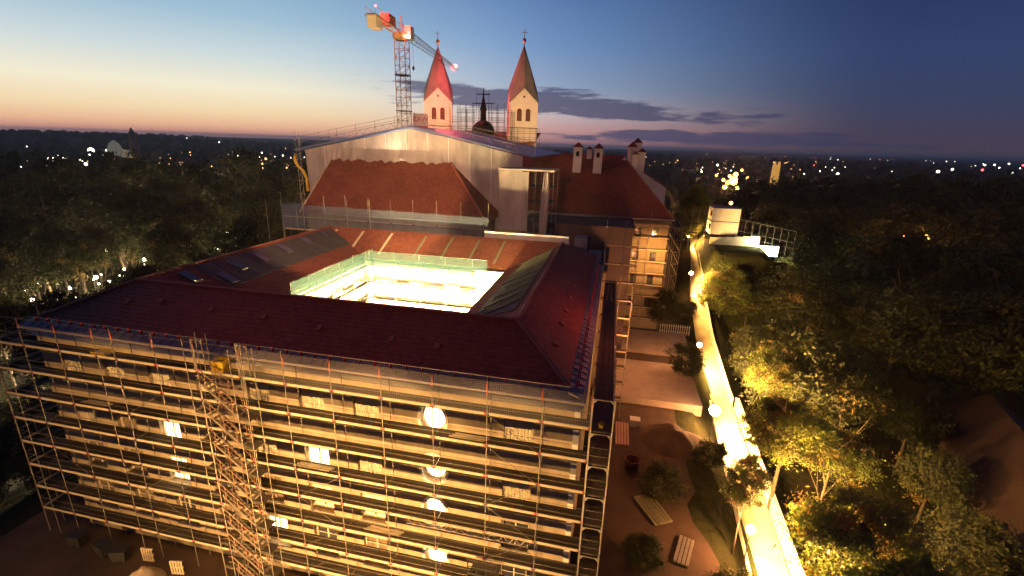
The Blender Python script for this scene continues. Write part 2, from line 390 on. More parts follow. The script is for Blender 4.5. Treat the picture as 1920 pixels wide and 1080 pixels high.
# ------------------------------------------------------------------ walls along the path
def pathwall(name, xf, y0, y1, h, th, label, mt, cap=True):
    r = thing(name, (xf(y0), y0, pw(PZ,y0)), label, 'wall')
    k = 0; y = y0
    while y < y1-.01:
        yn = min(y1, y+3.0)
        b = MB(); a0, a1 = xf(y), xf(yn); z0, z1 = pw(PZ,y), pw(PZ,yn)
        b.prism([(a0,y+.01,z0-6),(a0+th,y+.01,z0-6),(a0+th,y+.01,z0+h),(a0,y+.01,z0+h)], (a1-a0, yn-y-.02, z1-z0))
        part('wall_section', b, mt, r)
        if cap:
            b = MB(); b.prism([(a0-.06,y+.005,z0+h+.002),(a0+th+.06,y+.005,z0+h+.002),(a0+th+.06,y+.005,z0+h+.1),(a0-.06,y+.005,z0+h+.1)], (a1-a0, yn-y-.01, z1-z0))
            part('coping_stone', b, STONE, r)
        y = yn
    return r
pathwall('parapet_wall', lambda y: pw(PRr,y)+.25, -2, 60, 1.15, .35, 'thick pale parapet on the outer edge of the near stretch of the lit path', WALLM)
pathwall('boundary_wall', lambda y: pw(PRr,y)-.12, 60.4, 112, .7, .22, 'lower thinner wall edging the far uphill stretch of the lit path', WALLM)
pathwall('retaining_wall', lambda y: pw(PL,y)-.35, -2, 60, .45, .3, 'low kerb wall on the building side of the lit path', WALLM, False)

# ------------------------------------------------------------------ quadrangle building
ZR, ZE = 19.75, 17.45
Q = thing('quadrangle_building', (-20, 22.9, 0), 'cream four winged building with red tiled hipped roofs round a floodlit courtyard', 'building')
WX = [-36.5,-32.75,-29.0,-25.2,-21.3,-17.45,-13.7,-4.15]; OV = -9.35; HW = .86
ROWS = [(2.3,4.6),(6.0,8.1),(9.5,11.45),(13.2,15.4)]
b = MB(); prev = -39.0
cols = sorted([(x-HW, x+HW, 'r') for x in WX]+[(OV-1.0, OV+1.0, 'o')])
def ovalcell(b, x0, x1, z0, z1, cx, cz, rx, rz, y0, y1, n=32):
    ring = [(cx+rx*math.cos(2*math.pi*k/n), cz+rz*math.sin(2*math.pi*k/n)) for k in range(n)]
    sq = []
    for k in range(n):
        c_, s_ = math.cos(2*math.pi*k/n), math.sin(2*math.pi*k/n); m_ = max(abs(c_), abs(s_))
        sq.append((cx+(x1-cx if c_ > 0 else cx-x0)*c_/m_, cz+(z1-cz if s_ > 0 else cz-z0)*s_/m_))
    for k in range(n):
        l = (k+1) % n
        b.quad((sq[k][0],y0,sq[k][1]),(sq[l][0],y0,sq[l][1]),(ring[l][0],y0,ring[l][1]),(ring[k][0],y0,ring[k][1]))
        b.quad((ring[k][0],y0,ring[k][1]),(ring[l][0],y0,ring[l][1]),(ring[l][0],y1,ring[l][1]),(ring[k][0],y1,ring[k][1]))
OR = [(4.1,.78,1.05),(7.75,.78,1.05),(11.0,.8,1.0),(14.5,.8,1.05)]
for x0, x1, k in cols:
    b.box(prev, x0, 22.9, 23.5, 0, 17.0); prev = x1
    if k == 'r':
        z = 0
        for r0, r1 in ROWS: b.box(x0, x1, 22.9, 23.5, z, r0); z = r1
        b.box(x0, x1, 22.9, 23.5, z, 17.0)
    else:
        zz = [0, 5.9, 9.4, 12.7, 17.0]
        for i, (cz, rx, rz) in enumerate(OR): ovalcell(b, x0, x1, zz[i], zz[i+1], OV, cz, rx, rz, 22.9, 23.5)
b.box(prev, -0.8, 22.9, 23.5, 0, 17.0)
part('front_wall', b, PLASTER, Q)
b = MB(); b.box(-1.4,-.8,23.5,54,0,17.0); b.box(-39.0,-38.4,23.5,54,0,17.0); b.box(-39,-.8,54,54.6,0,17.0)
part('outer_wall', b, PLASTER, Q)
b = MB(); b.box(-38.3,-1.5,23.6,23.7,.1,16.9); part('dark_room_sheet', b, mat('dark_room', (.05,.04,.03)), Q)  # dark sheet standing for the unlit rooms behind the panes
# cornice and string courses, proud of the wall
b = MB(); b.box(-39.25,-.55,22.62,22.897,16.75,17.1); b.box(-39.1,-.7,22.74,22.897,16.45,16.75); part('cornice', b, PLASTER_W, Q)
b = MB(); b.box(-1.05,-.72,22.82,22.895,0,16.4); part('corner_pilaster', b, PLASTER_W, Q)
# courtyard walls with window openings
def courtwall(name, axis_, c, a0, a1, sgn):
    b = MB(); n = 4; w = (a1-a0)/n; th = .5*sgn
    def bx(u0, u1, z0, z1):
        if axis_ == 'x': b.box(u0, u1, min(c, c+th), max(c, c+th), z0, z1)
        else: b.box(min(c, c+th), max(c, c+th), u0, u1, z0, z1)
    for k in range(n):
        u = a0+k*w
        bx(u, u+w*.28, 0, 16.6); bx(u+w*.72, u+w, 0, 16.6); z = 0
        for z0, z1 in ((1.5,4.2),(5.6,8.0),(9.3,11.4),(13.0,15.0)): bx(u+w*.28, u+w*.72, z, z0); z = z1
        bx(u+w*.28, u+w*.72, z, 16.6)
    part(name, b, PLASTER_W, Q)
    for k in range(n):
        for z0, z1 in ((1.5,4.2),(5.6,8.0),(9.3,11.4),(13.0,15.0)):
            u0, u1 = a0+w*(k+.28)+.004, a0+w*(k+.72)-.004; y0 = c+th*.5; wb = MB()
            if axis_ == 'x': wb.box(u0, u1, y0-.03, y0+.03, z0, z1)
            else: wb.box(y0-.03, y0+.03, u0, u1, z0, z1)
            part('courtyard_window', wb, LITDIM if random.random() < .7 else FOIL, Q)  # most panes glow, added to clear dark spots from the court
courtwall('courtyard_wall', 'x', 48.9, -28, -10.9, 1); courtwall('courtyard_wall', 'x', 33.5, -28, -10.9, -1)
courtwall('courtyard_wall', 'y', -28.0, 33.5, 48.9, -1); courtwall('courtyard_wall', 'y', -10.9, 33.5, 48.9, 1)
# windows of the front
def window(x, z0, z1, kind, hw=HW):
    y = 23.22
    f = MB(); t_ = .07
    f.box(x-hw, x-hw+t_, y-.05, y+.05, z0, z1); f.box(x+hw-t_, x+hw, y-.05, y+.05, z0, z1)
    f.box(x-hw+t_, x+hw-t_, y-.05, y+.05, z0, z0+t_); f.box(x-hw+t_, x+hw-t_, y-.05, y+.05, z1-t_, z1); f.box(x-.04, x+.04, y-.04, y+.04, z0+t_, z1-t_)
    if kind != 'foil': f.box(x-hw+t_, x-.04, y-.03, y+.03, z0+(z1-z0)*.66, z0+(z1-z0)*.66+.05); f.box(x+.04, x+hw-t_, y-.03, y+.03, z0+(z1-z0)*.66, z0+(z1-z0)*.66+.05)
    w = part('window', f, FRAME, Q)
    m_ = {'foil': FOIL, 'dark': GLASSD, 'board': BOARD, 'lit': LIT, 'dim': LITDIM}[kind]
    p = MB(); ym = y+.055
    if kind == 'foil':      # loosely hung foil with folds
        n = 14
        for half in (0, 1):
            xa, xb = (x-hw+.03, x-.02) if half == 0 else (x+.02, x+hw-.03)
            for k in range(n):
                u0, u1 = xa+(xb-xa)*k/n, xa+(xb-xa)*(k+1)/n
                o0, o1 = .03*math.sin(k*1.9+x), .03*math.sin((k+1)*1.9+x)
                p.quad((u0,y-.09+o0,z0+.02),(u1,y-.09+o1,z0+.02),(u1,y-.07+o1*.4,z1-.02),(u0,y-.07+o0*.4,z1-.02))
        part('foil_curtain', p, m_, w)
    else:
        p.box(x-hw+.01, x+hw-.01, ym, ym+.02, z0+.01, z1-.01); part('pane', p, m_, w)
    s = MB(); s.box(x-hw-.12, x+hw+.12, 22.78, 22.897, z0-.14, z0-.02); part('sill', s, STONE, w)
kinds = {(0,3):'foil',(1,3):'foil',(2,3):'foil',(3,3):'foil',(4,3):'foil',(5,3):'foil',(6,3):'foil',(7,3):'foil',
         (2,2):'lit',(5,2):'lit',(2,1):'lit',(4,0):'lit',(6,1):'dim',(5,1):'dim',(7,2):'foil',(6,2):'foil',(4,2):'foil',(3,2):'foil',(1,2):'board',(6,0):'board',(7,1):'dark',(7,0):'dark',(0,2):'foil'}
for i, x in enumerate(WX):
    for j, (z0, z1) in enumerate(ROWS): window(x, z0, z1, kinds.get((i, j), random.choice(['board','dark','dark'])))
for cz, rx, rz in OR:
    n = 32; f = MB()
    for k in range(n):
        a, l = 2*math.pi*k/n, 2*math.pi*(k+1)/n
        def pt(t_, s_, y): return (OV+rx*s_*math.cos(t_), y, cz+rz*s_*math.sin(t_))
        f.quad(pt(a,.99,23.2), pt(l,.99,23.2), pt(l,.84,23.2), pt(a,.84,23.2)); f.quad(pt(a,.84,23.2), pt(l,.84,23.2), pt(l,.84,23.3), pt(a,.84,23.3))
        f.quad(pt(a,1.2,22.84), pt(l,1.2,22.84), pt(l,1.0,22.84), pt(a,1.0,22.84)); f.quad(pt(a,1.2,22.84), pt(l,1.2,22.84), pt(l,1.2,22.9), pt(a,1.2,22.9))
        f.quad(pt(a,1.0,22.84), pt(l,1.0,22.84), pt(l,1.0,22.9), pt(a,1.0,22.9))
    w = part('oval_window', f, PLASTER_W, Q)
    p = MB(); p.poly([(OV+rx*.99*math.cos(2*math.pi*k/n), 23.28, cz+rz*.99*math.sin(2*math.pi*k/n)) for k in range(n)]); part('pane', p, LIT, w)

# roofs: every slope is laid in overlapping courses
def slope(name, r0, r1, e0, e1, parent, mt=ROOF, n=None, th=.018, label=None):
    r0, r1, e0, e1 = map(Vector, (r0, r1, e0, e1))
    L = ((r0+r1)/2-(e0+e1)/2).length; n = n or max(3, int(L/.33))
    nrm = (r1-r0 if (r1-r0).length > (e1-e0).length else e1-e0).cross(r0-e0).normalized()
    if nrm.z < 0: nrm = -nrm
    b = MB()
    for k in range(n):
        t0, t1 = k/n, (k+1)/n
        A0, A1 = r0.lerp(e0, t0), r1.lerp(e1, t0); B0, B1 = r0.lerp(e0, t1)+nrm*th, r1.lerp(e1, t1)+nrm*th
        b.quad(A0, A1, B1, B0); b.quad(B0, B1, r1.lerp(e1, t1), r0.lerp(e0, t1))
    o = part(name, b, mt, parent, label=label)
    return o
xl, xr, yf, yk = -34.3, -5.2, 27.0, 52.3          # ridge rectangle
ex0, ex1, ey0, ey1 = -38.6, -1.45, 23.05, 56.3    # lower edge of the tiles
cx0, cx1, cy0, cy1 = -28.0, -10.9, 33.5, 48.9     # courtyard eaves
ZT = 17.72
slope('roof_slope', (xl,yf,ZR),(xr,yf,ZR),(ex0,ey0,ZT),(ex1,ey0,ZT), Q)
slope('roof_slope', (xr,yf,ZR),(xr,yk,ZR),(ex1,ey0,ZT),(ex1,ey1,ZT), Q)
slope('roof_slope', (xl,yf,ZR),(xl,yk,ZR),(ex0,ey0,ZT),(ex0,ey1,ZT), Q)
slope('roof_slope', (xl,yk,ZR),(xr,yk,ZR),(ex0,ey1,ZT),(ex1,ey1,ZT), Q)
slope('roof_slope', (xl,yf,ZR),(xr,yf,ZR),(cx0,cy0,17),(cx1,cy0,17), Q)
slope('roof_slope', (xl,yk,ZR),(xr,yk,ZR),(cx0,cy1,17),(cx1,cy1,17), Q, ROOF2)
slope('roof_slope', (xl,yf,ZR),(xl,yk,ZR),(cx0,cy0,17),(cx0,cy1,17), Q, ROOF2)
slope('roof_slope', (xr,yf,ZR),(xr,yk,ZR),(cx1,cy0,17),(cx1,cy1,17), Q, ROOF2)
# ridge and hip tiles one by one
RT = unit('ridge_tile', lambda b: b.lathe((0,0,0), [(.001,0)], 3) or [b.quad((-.17*math.cos(a0), y0, .13*math.sin(a0)), (-.17*math.cos(a1), y0, .13*math.sin(a1)), (-(.15)*math.cos(a1), y0+.40, .11*math.sin(a1)), (-(.15)*math.cos(a0), y0+.40, .11*math.sin(a0))) for y0 in (0,) for a0, a1 in [(math.pi*k/5, math.pi*(k+1)/5) for k in range(5)]], RIDGE, True)
def ridgeline(p, q, parent, st=.4, me=None, dz=.03):
    p, q = Vector(p), Vector(q); d = q-p; n = int(d.length/st); off = root_off(parent); u = d.normalized()
    rot = (math.asin(u.z), 0, math.atan2(-u.x, u.y))
    for k in range(n):
        c_ = p+d*(k/n)-off; inst('ridge_tile', me or RT, parent, (c_.x, c_.y, c_.z+dz+random.uniform(0,.012)), rot=(rot[0], random.uniform(-.03,.03), rot[2]))
ridgeline((xl,yf,ZR),(xr,yf,ZR), Q); ridgeline((xr,yf,ZR),(xr,yk,ZR), Q, .42); ridgeline((ex1,ey0,ZT),(xr,yf,ZR), Q)
ridgeline((ex0,ey0,ZT),(xl,yf,ZR), Q); ridgeline((xl,yf,ZR),(xl,yk,ZR), Q, .45)
# snow hooks on the hip and ridge
HK = unit('snow_hook', lambda b: (b.bar((0,0,0),(0,0,.16),.018,4), b.bar((0,0,.16),(.09,0,.16),.018,4)), RIDGE)
for k in range(16):
    t_ = (k+.5)/16; inst('snow_hook', HK, Q, (ex1+(xr-ex1)*t_+20, ey0+(yf-ey0)*t_-22.9, ZT+(ZR-ZT)*t_+.16))
# vent tiles
VT = unit('vent_tile', lambda b: (b.box(-.16,.16,-.2,.2,0,.1),), mat('vent_clay', (.45,.14,.06), .8))
for x, y in ((-30.5,25.4),(-26.2,25.2),(-22,25.1),(-17.7,24.8),(-12.6,24.6),(-9.6,24.5),(-33,25.0)):
    inst('vent_tile', VT, Q, (x+20, y-22.9, ZT+(y-ey0)*.514+.03), rot=(.48,0,0))
for y in (27,30.5,33.2,36.5,40): inst('vent_tile', VT, Q, (-2.7+20, y-22.9, ZT+(1.25)*.541+.03), rot=(0,.5,0))
# metal eaves apron in single sheets with standing seams
def apron(p0, p1, inn, n, parent):
    p0, p1, inn = Vector(p0), Vector(p1), Vector(inn); d = (p1-p0)/n
    for k in range(n):
        a = p0+d*(k+.012); c_ = p0+d*(k+.988); b = MB(); u = d.normalized()
        b.prism([a, c_, c_+inn, a+inn], (0,0,.02)); b.prism([a+Vector((0,0,.021)), a+u*.035+Vector((0,0,.021)), a+u*.035+inn+Vector((0,0,.021)), a+inn+Vector((0,0,.021))], (0,0,.06))
        part('eaves_sheet', b, ZINC, parent)
apron((-39.3,22.32,17.36),(-.62,22.32,17.36),(0,.72,.34), 50, Q)
apron((-.62,22.35,17.36),(-.62,53,17.36),(-.82,0,.34), 40, Q)
b = MB(); b.box(-39.4,-.5,22.2,22.31,17.2,17.36); b.box(-.6,-.46,22.32,53,17.2,17.35); part('gutter', b, ZINC, Q)
b = MB(); b.box(-39.3,-.6,22.33,22.88,17.12,17.3); b.box(-1.3,-.62,22.9,53,17.12,17.3); part('eaves_soffit', b, PLASTER_W, Q)
# snow guard rail posts along the apron (coloured red)
b = MB()
for z in (.18,.34): b.bar((-38.8,22.75,17.55+z),(-1.2,22.75,17.55+z),.013,4); b.bar((-1.0,23.2,17.55+z),(-1.0,52,17.55+z),.013,4)
part('snow_rail', b, STEEL, Q)
BRK = unit('rail_bracket', lambda b: b.box(-.018,.018,-.09,.09,0,.36), REDP)
for k in range(38): inst('rail_bracket', BRK, Q, (-38.3+k*.98+20, 22.78-22.9, 17.57))
for k in range(28): inst('rail_bracket', BRK, Q, (-1.02+20, 23.6+k*1.02-22.9, 17.55), rot=(0,0,math.pi/2))
# left inner slope: dark underlay field with roof lights
def onleft(x, y, up=.05): return Vector((x, y, ZR-(x-xl)*(2.75/6.3)+up))
b = MB(); b.prism([onleft(-33.9,31.6),onleft(-30.6,31.6),onleft(-30.6,50.2),onleft(-33.9,51.6)], (0,0,.03)); part('roof_underlay', b, MEMB, Q)
for y in (33.4,35.2,37,38.8,40.6,42.4,44.2,46,47.8,49.4):
    b = MB(); b.prism([onleft(-33.9,y-.04,.082),onleft(-30.65,y-.04,.082),onleft(-30.65,y+.04,.082),onleft(-33.9,y+.04,.082)], (0,0,.03)); part('counter_batten', b, MEMB, Q)
SKYL = mat('roof_light_glass', (.07,.09,.12), .25)
for x, y in ((-32.9,30.2),(-31.5,32.5),(-32.6,34.9),(-32.7,38.0),(-32.9,41.6),(-33.0,45.4),(-33.2,49.2)):
    b = MB(); b.prism([onleft(x-.75,y-.42,.12),onleft(x+.75,y-.42,.12),onleft(x+.75,y+.42,.12),onleft(x-.75,y+.42,.12)], (0,0,.06)); w = part('roof_window', b, DARKM, Q)
    b = MB(); b.prism([onleft(x-.66,y-.33,.182),onleft(x+.66,y-.33,.182),onleft(x+.66,y+.33,.182),onleft(x-.66,y+.33,.182)], (0,0,.01)); part('pane', b, SKYL, w)
# right inner slope: underlay with battens and stacked battens
def onright(x, y, up=.05): return Vector((x, y, ZR-(xr-x)*(2.75/5.7)+up))
b = MB(); b.prism([onright(-5.9,29.6),onright(-9.6,31.2),onright(-9.3,46.2),onright(-5.9,50.6)], (0,0,.03)); part('roof_underlay', b, MEMB, Q)
for k in range(24):
    y = 31.0+k*.78; b = MB(); x1_ = -9.4+random.uniform(0,.9)
    b.prism([onright(-6.0,y+.9,.082),onright(x1_,y-.1,.082),onright(x1_,y+.16,.082),onright(-6.0,y+1.16,.082)], (0,0,.06+.05*(k%3==0))); part('batten', b, BATTEN, Q)
# boards lying on the rear slope up to the scaffold
def onback(x, y, up=.06): return Vector((x, y, 17+(y-48.9)*(2.75/3.4)+up))
for x in (-34.0,-30.4,-26.6,-22.2,-18.9,-15.6,-12.6):
    b = MB(); b.prism([onback(x,49.4),onback(x+.28,49.4),onback(x+.9,51.9),onback(x+.62,51.9)], (0,0,.05)); part('roof_board', b, TOE if x < -25 else BATTEN, Q)
b = MB(); b.box(-14.6,-4.6,53.0,53.25,18.6,20.35); part('parapet', b, PLASTER_W, Q)

# ------------------------------------------------------------------ scaffolding kit
UZ = unit('standard', lambda b: b.bar((0,0,0),(0,0,1),.024,6), STEEL, True)
UX = unit('rail', lambda b: b.bar((0,0,0),(1,0,0),.015,5), TUBE, True)
UXd = unit('rail', lambda b: b.bar((0,0,0),(1,0,0),.045,4), DARKM)
UZd = unit('standard', lambda b: b.bar((0,0,0),(0,0,1),.05,4), DARKM)
UY = unit('transom', lambda b: b.bar((0,0,0),(0,1,0),.024,5), TUBE, True)
def _deck(b):
    for k in range(3): b.box(.006,.994,.03+k*.33,.03+k*.33+.30,-.05,0)
    for k in range(3):
        for y in (.03,.315): b.box(.006,.994,y+k*.33,y+k*.33+.012,0,.012)
UD = unit('deck', _deck, DECK)
def _toe(b):
    b.cur = 0; b.box(.05,.95,-.02,.015,.01,.17); b.cur = 1; b.box(.005,.035,-.021,.016,.01,.17); b.box(.95,.98,-.021,.016,.01,.17)
    b.cur = 2; b.box(.035,.05,-.021,.016,.01,.17); b.box(.98,.995,-.021,.016,.01,.17)
UT = unit('toe_board', _toe, [TOE, ORANGE, BLUEP])
UG = unit('guard_post', lambda b: b.bar((0,0,0),(0,0,1),.034,6), ORANGE, True)
UC = unit('coupler', lambda b: (b.box(-.05,.05,-.05,.05,-.05,.05), b.bar((-.1,0,0),(.1,0,0),.02,5)), DARKM)
def vrail(name, me, parent, p, q):
    """unit X tube stretched between two local points"""
    p, q = Vector(p), Vector(q); d = q-p
    o = bpy.data.objects.new(name, me); COL.objects.link(o); o.parent = parent; o.location = p
    o.rotation_euler = d.to_track_quat('X', 'Z').to_euler(); o.scale = (d.length, 1, 1); return o
def scaffold(name, P0, rz, xs_, zs, depth, ztop, label, zbase=0, inner_top=None, decks=True, toe=True, rails=2, guard=False, skip=(), coup=True, missing=(), dark=False):
    """local x runs along the face, local y points to the wall"""
    S = thing(name, P0, label, 'scaffold', rz=rz); b0 = zbase-P0[2]; UZ = globals()['UZd' if dark else 'UZ']; UX = globals()['UXd' if dark else 'UX']
    for k, x in enumerate(xs_):
        if k not in missing:
            inst('standard', UZ, S, (x,0,b0), (1,1,ztop-zbase+random.uniform(-.12,.12)), (random.uniform(-.002,.002),random.uniform(-.0025,.0025),0))
        it = (inner_top if inner_top is not None else zs[-1]+.9)
        inst('standard', UZ, S, (x,depth,b0), (1,1,it-zbase+random.uniform(-.1,.1)))
        if guard: inst('guard_post', UG, S, (x,0,ztop-P0[2]-.85), (1,1,.8))
        for z in zs:
            inst('transom', UY, S, (x,0,z-P0[2]-.07), (1,depth,1))
            if coup: inst('coupler', UC, S, (x,0,z-P0[2]+.05))
    for k, (x0, x1) in enumerate(zip(xs_, xs_[1:])):
        for j, z in enumerate(zs):
            if (k, j) in skip: continue
            zz = z-P0[2]
            if decks: inst('deck', UD, S, (x0,.0,zz), (x1-x0, depth/1.02, 1))
            if toe: inst('toe_board', UT, S, (x0,random.uniform(-.012,.012),zz+random.uniform(0,.02)), (x1-x0,1,1), (random.uniform(-.06,.02),0,random.uniform(-.003,.003)))
            for r_ in range(rails): inst('rail', UX, S, (x0,0,zz+.5+.5*r_+random.uniform(-.03,.03)), (x1-x0,1,1), (0,random.uniform(-.008,.008),0))
    return S
LV = [2.2+2*k for k in range(8)]
FX = [-41.2,-38.1,-35.03,-31.96,-30.4,-27.3,-24.2,-21.1,-18.05,-15.0,-11.9,-8.8,-5.7,-2.7,-.14]
FX = [x+41.2 for x in FX]
S1 = scaffold('facade_scaffold', (-41.2,21.54,0), 0, FX, LV, 1.03, 18.35, 'tall steel tube scaffold with eight timber decks across the whole front of the cream building', guard=True)
# diagonal braces of the front
def brace(S, x0, z0, x1, z1, y=-.05): vrail('brace', UX, S, (x0,y,z0), (x1,y,z1))
for (i, j, up) in ((12,7,-1),(12,6,-1),(12,5,1),(12,4,-1),(12,3,1),(12,2,-1),(12,1,1),(8,5,1),(8,4,1),(8,3,-1),(8,2,1),(8,1,1),(4,6,1),(4,5,1),(4,3,1),(4,2,-1),(4,1,1),(1,5,1),(1,3,-1),(1,2,1)):
    za, zb = LV[j]-1.9, LV[j]+.1
    if up > 0: brace(S1, FX[i], za, FX[i+1], zb)
    else: brace(S1, FX[i], zb, FX[i+1], za)
for i in range(0, len(FX)-1):   # top edge line and guard mesh
    vrail('rail', UX, S1, (FX[i],0,18.25), (FX[i+1],0,18.25))
for i in range(7, len(FX)-1):
    b = MB(); b.quad((FX[i]+.03,-.03,16.35),(FX[i+1]-.03,-.03,16.35),(FX[i+1]-.03,-.03,18.2),(FX[i]+.03,-.03,18.2)); lpart('guard_mesh', b, NETGRID, S1)
# lattice girder over the entrance
b = MB(); xa, xb, z0, z1 = 41.2-10.6, 41.2-3.2, 7.95, 8.4
b.bar((xa,-.12,z0),(xb,-.12,z0),.024,5); b.bar((xa,-.12,z1),(xb,-.12,z1),.024,5); n = 22
for k in range(n):
    u0, u1 = xa+(xb-xa)*k/n, xa+(xb-xa)*(k+1)/n; b.bar((u0,-.12,z0 if k%2 else z1),(u1,-.12,z1 if k%2 else z0),.016,4)
lpart('lattice_girder', b, STEEL, S1)
# left return and right side
S2 = scaffold('side_scaffold', (-41.2,27.7,0), -math.pi/2, [0,3.07,6.14], LV, 1.03, 17.9, 'scaffold returning round the left corner of the cream building beside the trees', rails=2)
S3 = scaffold('side_scaffold', (1.02,21.6,0), math.pi/2, [.0,2.57,5.14,7.7,10.3,12.9,15.4,18,20.6,23.1,25.7,28.3], LV, 1.15, 18.0, 'long narrow scaffold along the right flank of the cream building', rails=2)
b = MB(); b.quad((3,-.05,16.2),(28.3,-.05,16.2),(28.3,-.05,17.3),(3,-.05,17.3)); lpart('debris_net', b, NETGREEN, S3)
# corner frames with gusset plates
S4 = thing('corner_scaffold_tower', (-.10,21.40,0), 'narrow stack of scaffold frames with gusset plates at the right front corner', 'scaffold')
def _frame(b):
    b.bar((0,0,0),(0,0,2),.032,6); b.bar((1.08,0,0),(1.08,0,2),.032,6); b.bar((0,0,1.93),(1.08,0,1.93),.03,6)
    for s_, x in ((1,.03),(-1,1.05)): b.prism([(x,-.01,1.9),(x+.2*s_,-.01,1.9),(x,-.01,1.68)], (0,.02,0))
UF = unit('scaffold_frame', _frame, STEEL)
for k in range(9): inst('scaffold_frame', UF, S4, (0,0,.2+2*k))
for k in range(8): inst('rail', UX, S4, (0,0,1.3+2*k), (1.08,1,1)); inst('rail', UX, S4, (0,0,.8+2*k), (1.08,1,1))
# stair tower in front
S5 = thing('stair_tower', (-23.6,20.35,0), 'scaffold stair tower with parallel aluminium flights in front of the deck bays', 'stair tower')
def _flight(b):
    L_, H_ = 2.3, 2.0
    for y in (.12,.72): b.prism([(0,y,H_),(0,y,H_-.16),(L_,y,-.16),(L_,y,0)], (0,.035,0))
    for k in range(9):
        t_ = (k+.5)/9; b.box(L_*t_-.11, L_*t_+.11, .16, .72, H_*(1-t_)-.05, H_*(1-t_)-.02)
UFl = unit('stair_flight', _flight, mat('aluminium_stair', (.20,.17,.13), .5, metal=.3))
def _hand(b):
    L_, H_ = 2.3, 2.0
    for y in (.05,.80):
        for h in (.55,1.0): b.bar((0,y,H_+h),(L_,y,h),.03 if h==1.0 and y < .1 else .016,5); b.bar((-.35,y,H_+h-.05),(0,y,H_+h),.024,5)
        for k in range(3): x = L_*(.15+.35*k); z = H_*(1-x/L_); b.bar((x,y,z-.1),(x,y,z+1.0),.02,4)
UH = unit('handrail', _hand, mat('handrail_tube', (.30,.22,.15), .5, (.30,.11,.05), 1.6))
LAN = unit('landing', lambda b: (b.box(0,.75,.05,.85,-.05,0), b.box(0,.75,.02,.05,0,.15)), DECK)
for k in range(8):
    z = .2+2*k; f_ = inst('stair_flight', UFl, S5, (.75,0,z)); inst('handrail', UH, S5, (.75,0,z)); inst('landing', LAN, S5, (0,0,z+2)); inst('landing', LAN, S5, (3.05,0,z))
for x in (0,.75,3.05,3.8):
    for y in (0,.9): inst('standard', UZ, S5, (x,y,0), (1,1,18.9+random.uniform(-.4,.3)))
for k in range(9):
    for y in (0,.9): inst('rail', UX, S5, (3.05,y,.2+2*k), (.75,1,1)); inst('rail', UX, S5, (0,y,.2+2*k), (.75,1,1))
for x in (0,3.05): inst('scaffold_frame', UF, S5, (x+.1,.45,16.9), (.7,1,1))
# courtyard scaffolds
SY = [.0,2.57,5.14,7.7,10.3,12.9,14.6]
S6 = scaffold('courtyard_scaffold', (-26.9,34.2,0), math.pi/2, SY, [4.2,6.2,8.2,10.2,12.2,14.2,16.2], 1.05, 18.2, 'scaffold with green netting on the left side of the courtyard', toe=True)
SX = [0,3.07,6.14,9.2,12.3]
S7 = scaffold('courtyard_scaffold', (-26.8,47.8,0), 0, SX, [4.2,6.2,8.2,10.2,12.2,14.2,16.2], 1.05, 18.2, 'scaffold with green netting across the rear side of the courtyard')
for S, a, bb in ((S6, 0, 14.6), (S7, 0, 14.0)):
    m_ = MB(); m_.quad((a,-.05,16.3),(bb,-.05,16.3),(bb,-.05,18.15),(a,-.05,18.15)); lpart('debris_net', m_, NETGREEN, S)
    vrail('rail', UX, S, (a,0,18.15), (bb,0,18.15))
S8 = scaffold('courtyard_scaffold', (-12.0,47.6,0), -math.pi/2, [0,2.57,5.14,7.7,10.3,12.9], [8.2,10.2,12.2,14.2], 1.05, 16.2, 'lower scaffold against the right side of the courtyard', rails=1)
S9 = scaffold('courtyard_scaffold', (-12.6,36.3,0), math.pi, [0,3.07,6.14], [6.2,9.0], 1.0, 16.7, 'bare scaffold frames nearest the front wing of the courtyard', rails=1, decks=False, toe=False)
# ------------------------------------------------------------------ netted scaffold behind the quadrangle
NX = [.0,3.07,6.14,9.2,12.3,15.4,18.4,21.5,24.6,28.0]
S10 = scaffold('netted_scaffold', (-42.5,54.2,18), 0, NX, [18.6,20.2], 1.2, 23.4, 'long scaffold wrapped in pale debris netting in front of the wrapped building', zbase=16.5, rails=2)
n = 56; b = MB()
for k in range(n):
    x0, x1 = 28*k/n, 28*(k+1)/n
    def bz(x, t_): return .10*math.sin(x*2.05+t_*3)*t_
    for j in range(5):
        t0, t1 = j/5, (j+1)/5; zt = lambda x, t_: .9+2.9*t_ - .12*math.sin(math.pi*((x/3.07) % 1))*t_ + .3*(1-x/28)*t_
        b.quad((x0,-.08-bz(x0,1-t0),zt(x0,t0)),(x1,-.08-bz(x1,1-t0),zt(x1,t0)),(x1,-.08-bz(x1,1-t1),zt(x1,t1)),(x0,-.08-bz(x0,1-t1),zt(x0,t1)))
lpart('debris_net', b, NETBLUE, S10, True)
for x in NX[1:5]: inst('standard', UZ, S10, (x+.9,-1.2,0), (1.3,1.3,5.4))
b = MB(); b.quad((.0,-.1,.6),(-.0,8,.6),(0,8,3.8),(0,-.1,3.9)); lpart('side_net', b, NETBLUE, S10)
S11 = scaffold('side_scaffold', (-43.5,52.5,0), 0, [0,2.2,4.4], [8.2,10.2,12.2,14.2,16.2], 1.0, 22.6, 'dim scaffold bays at the rear left corner among the trees', toe=False)

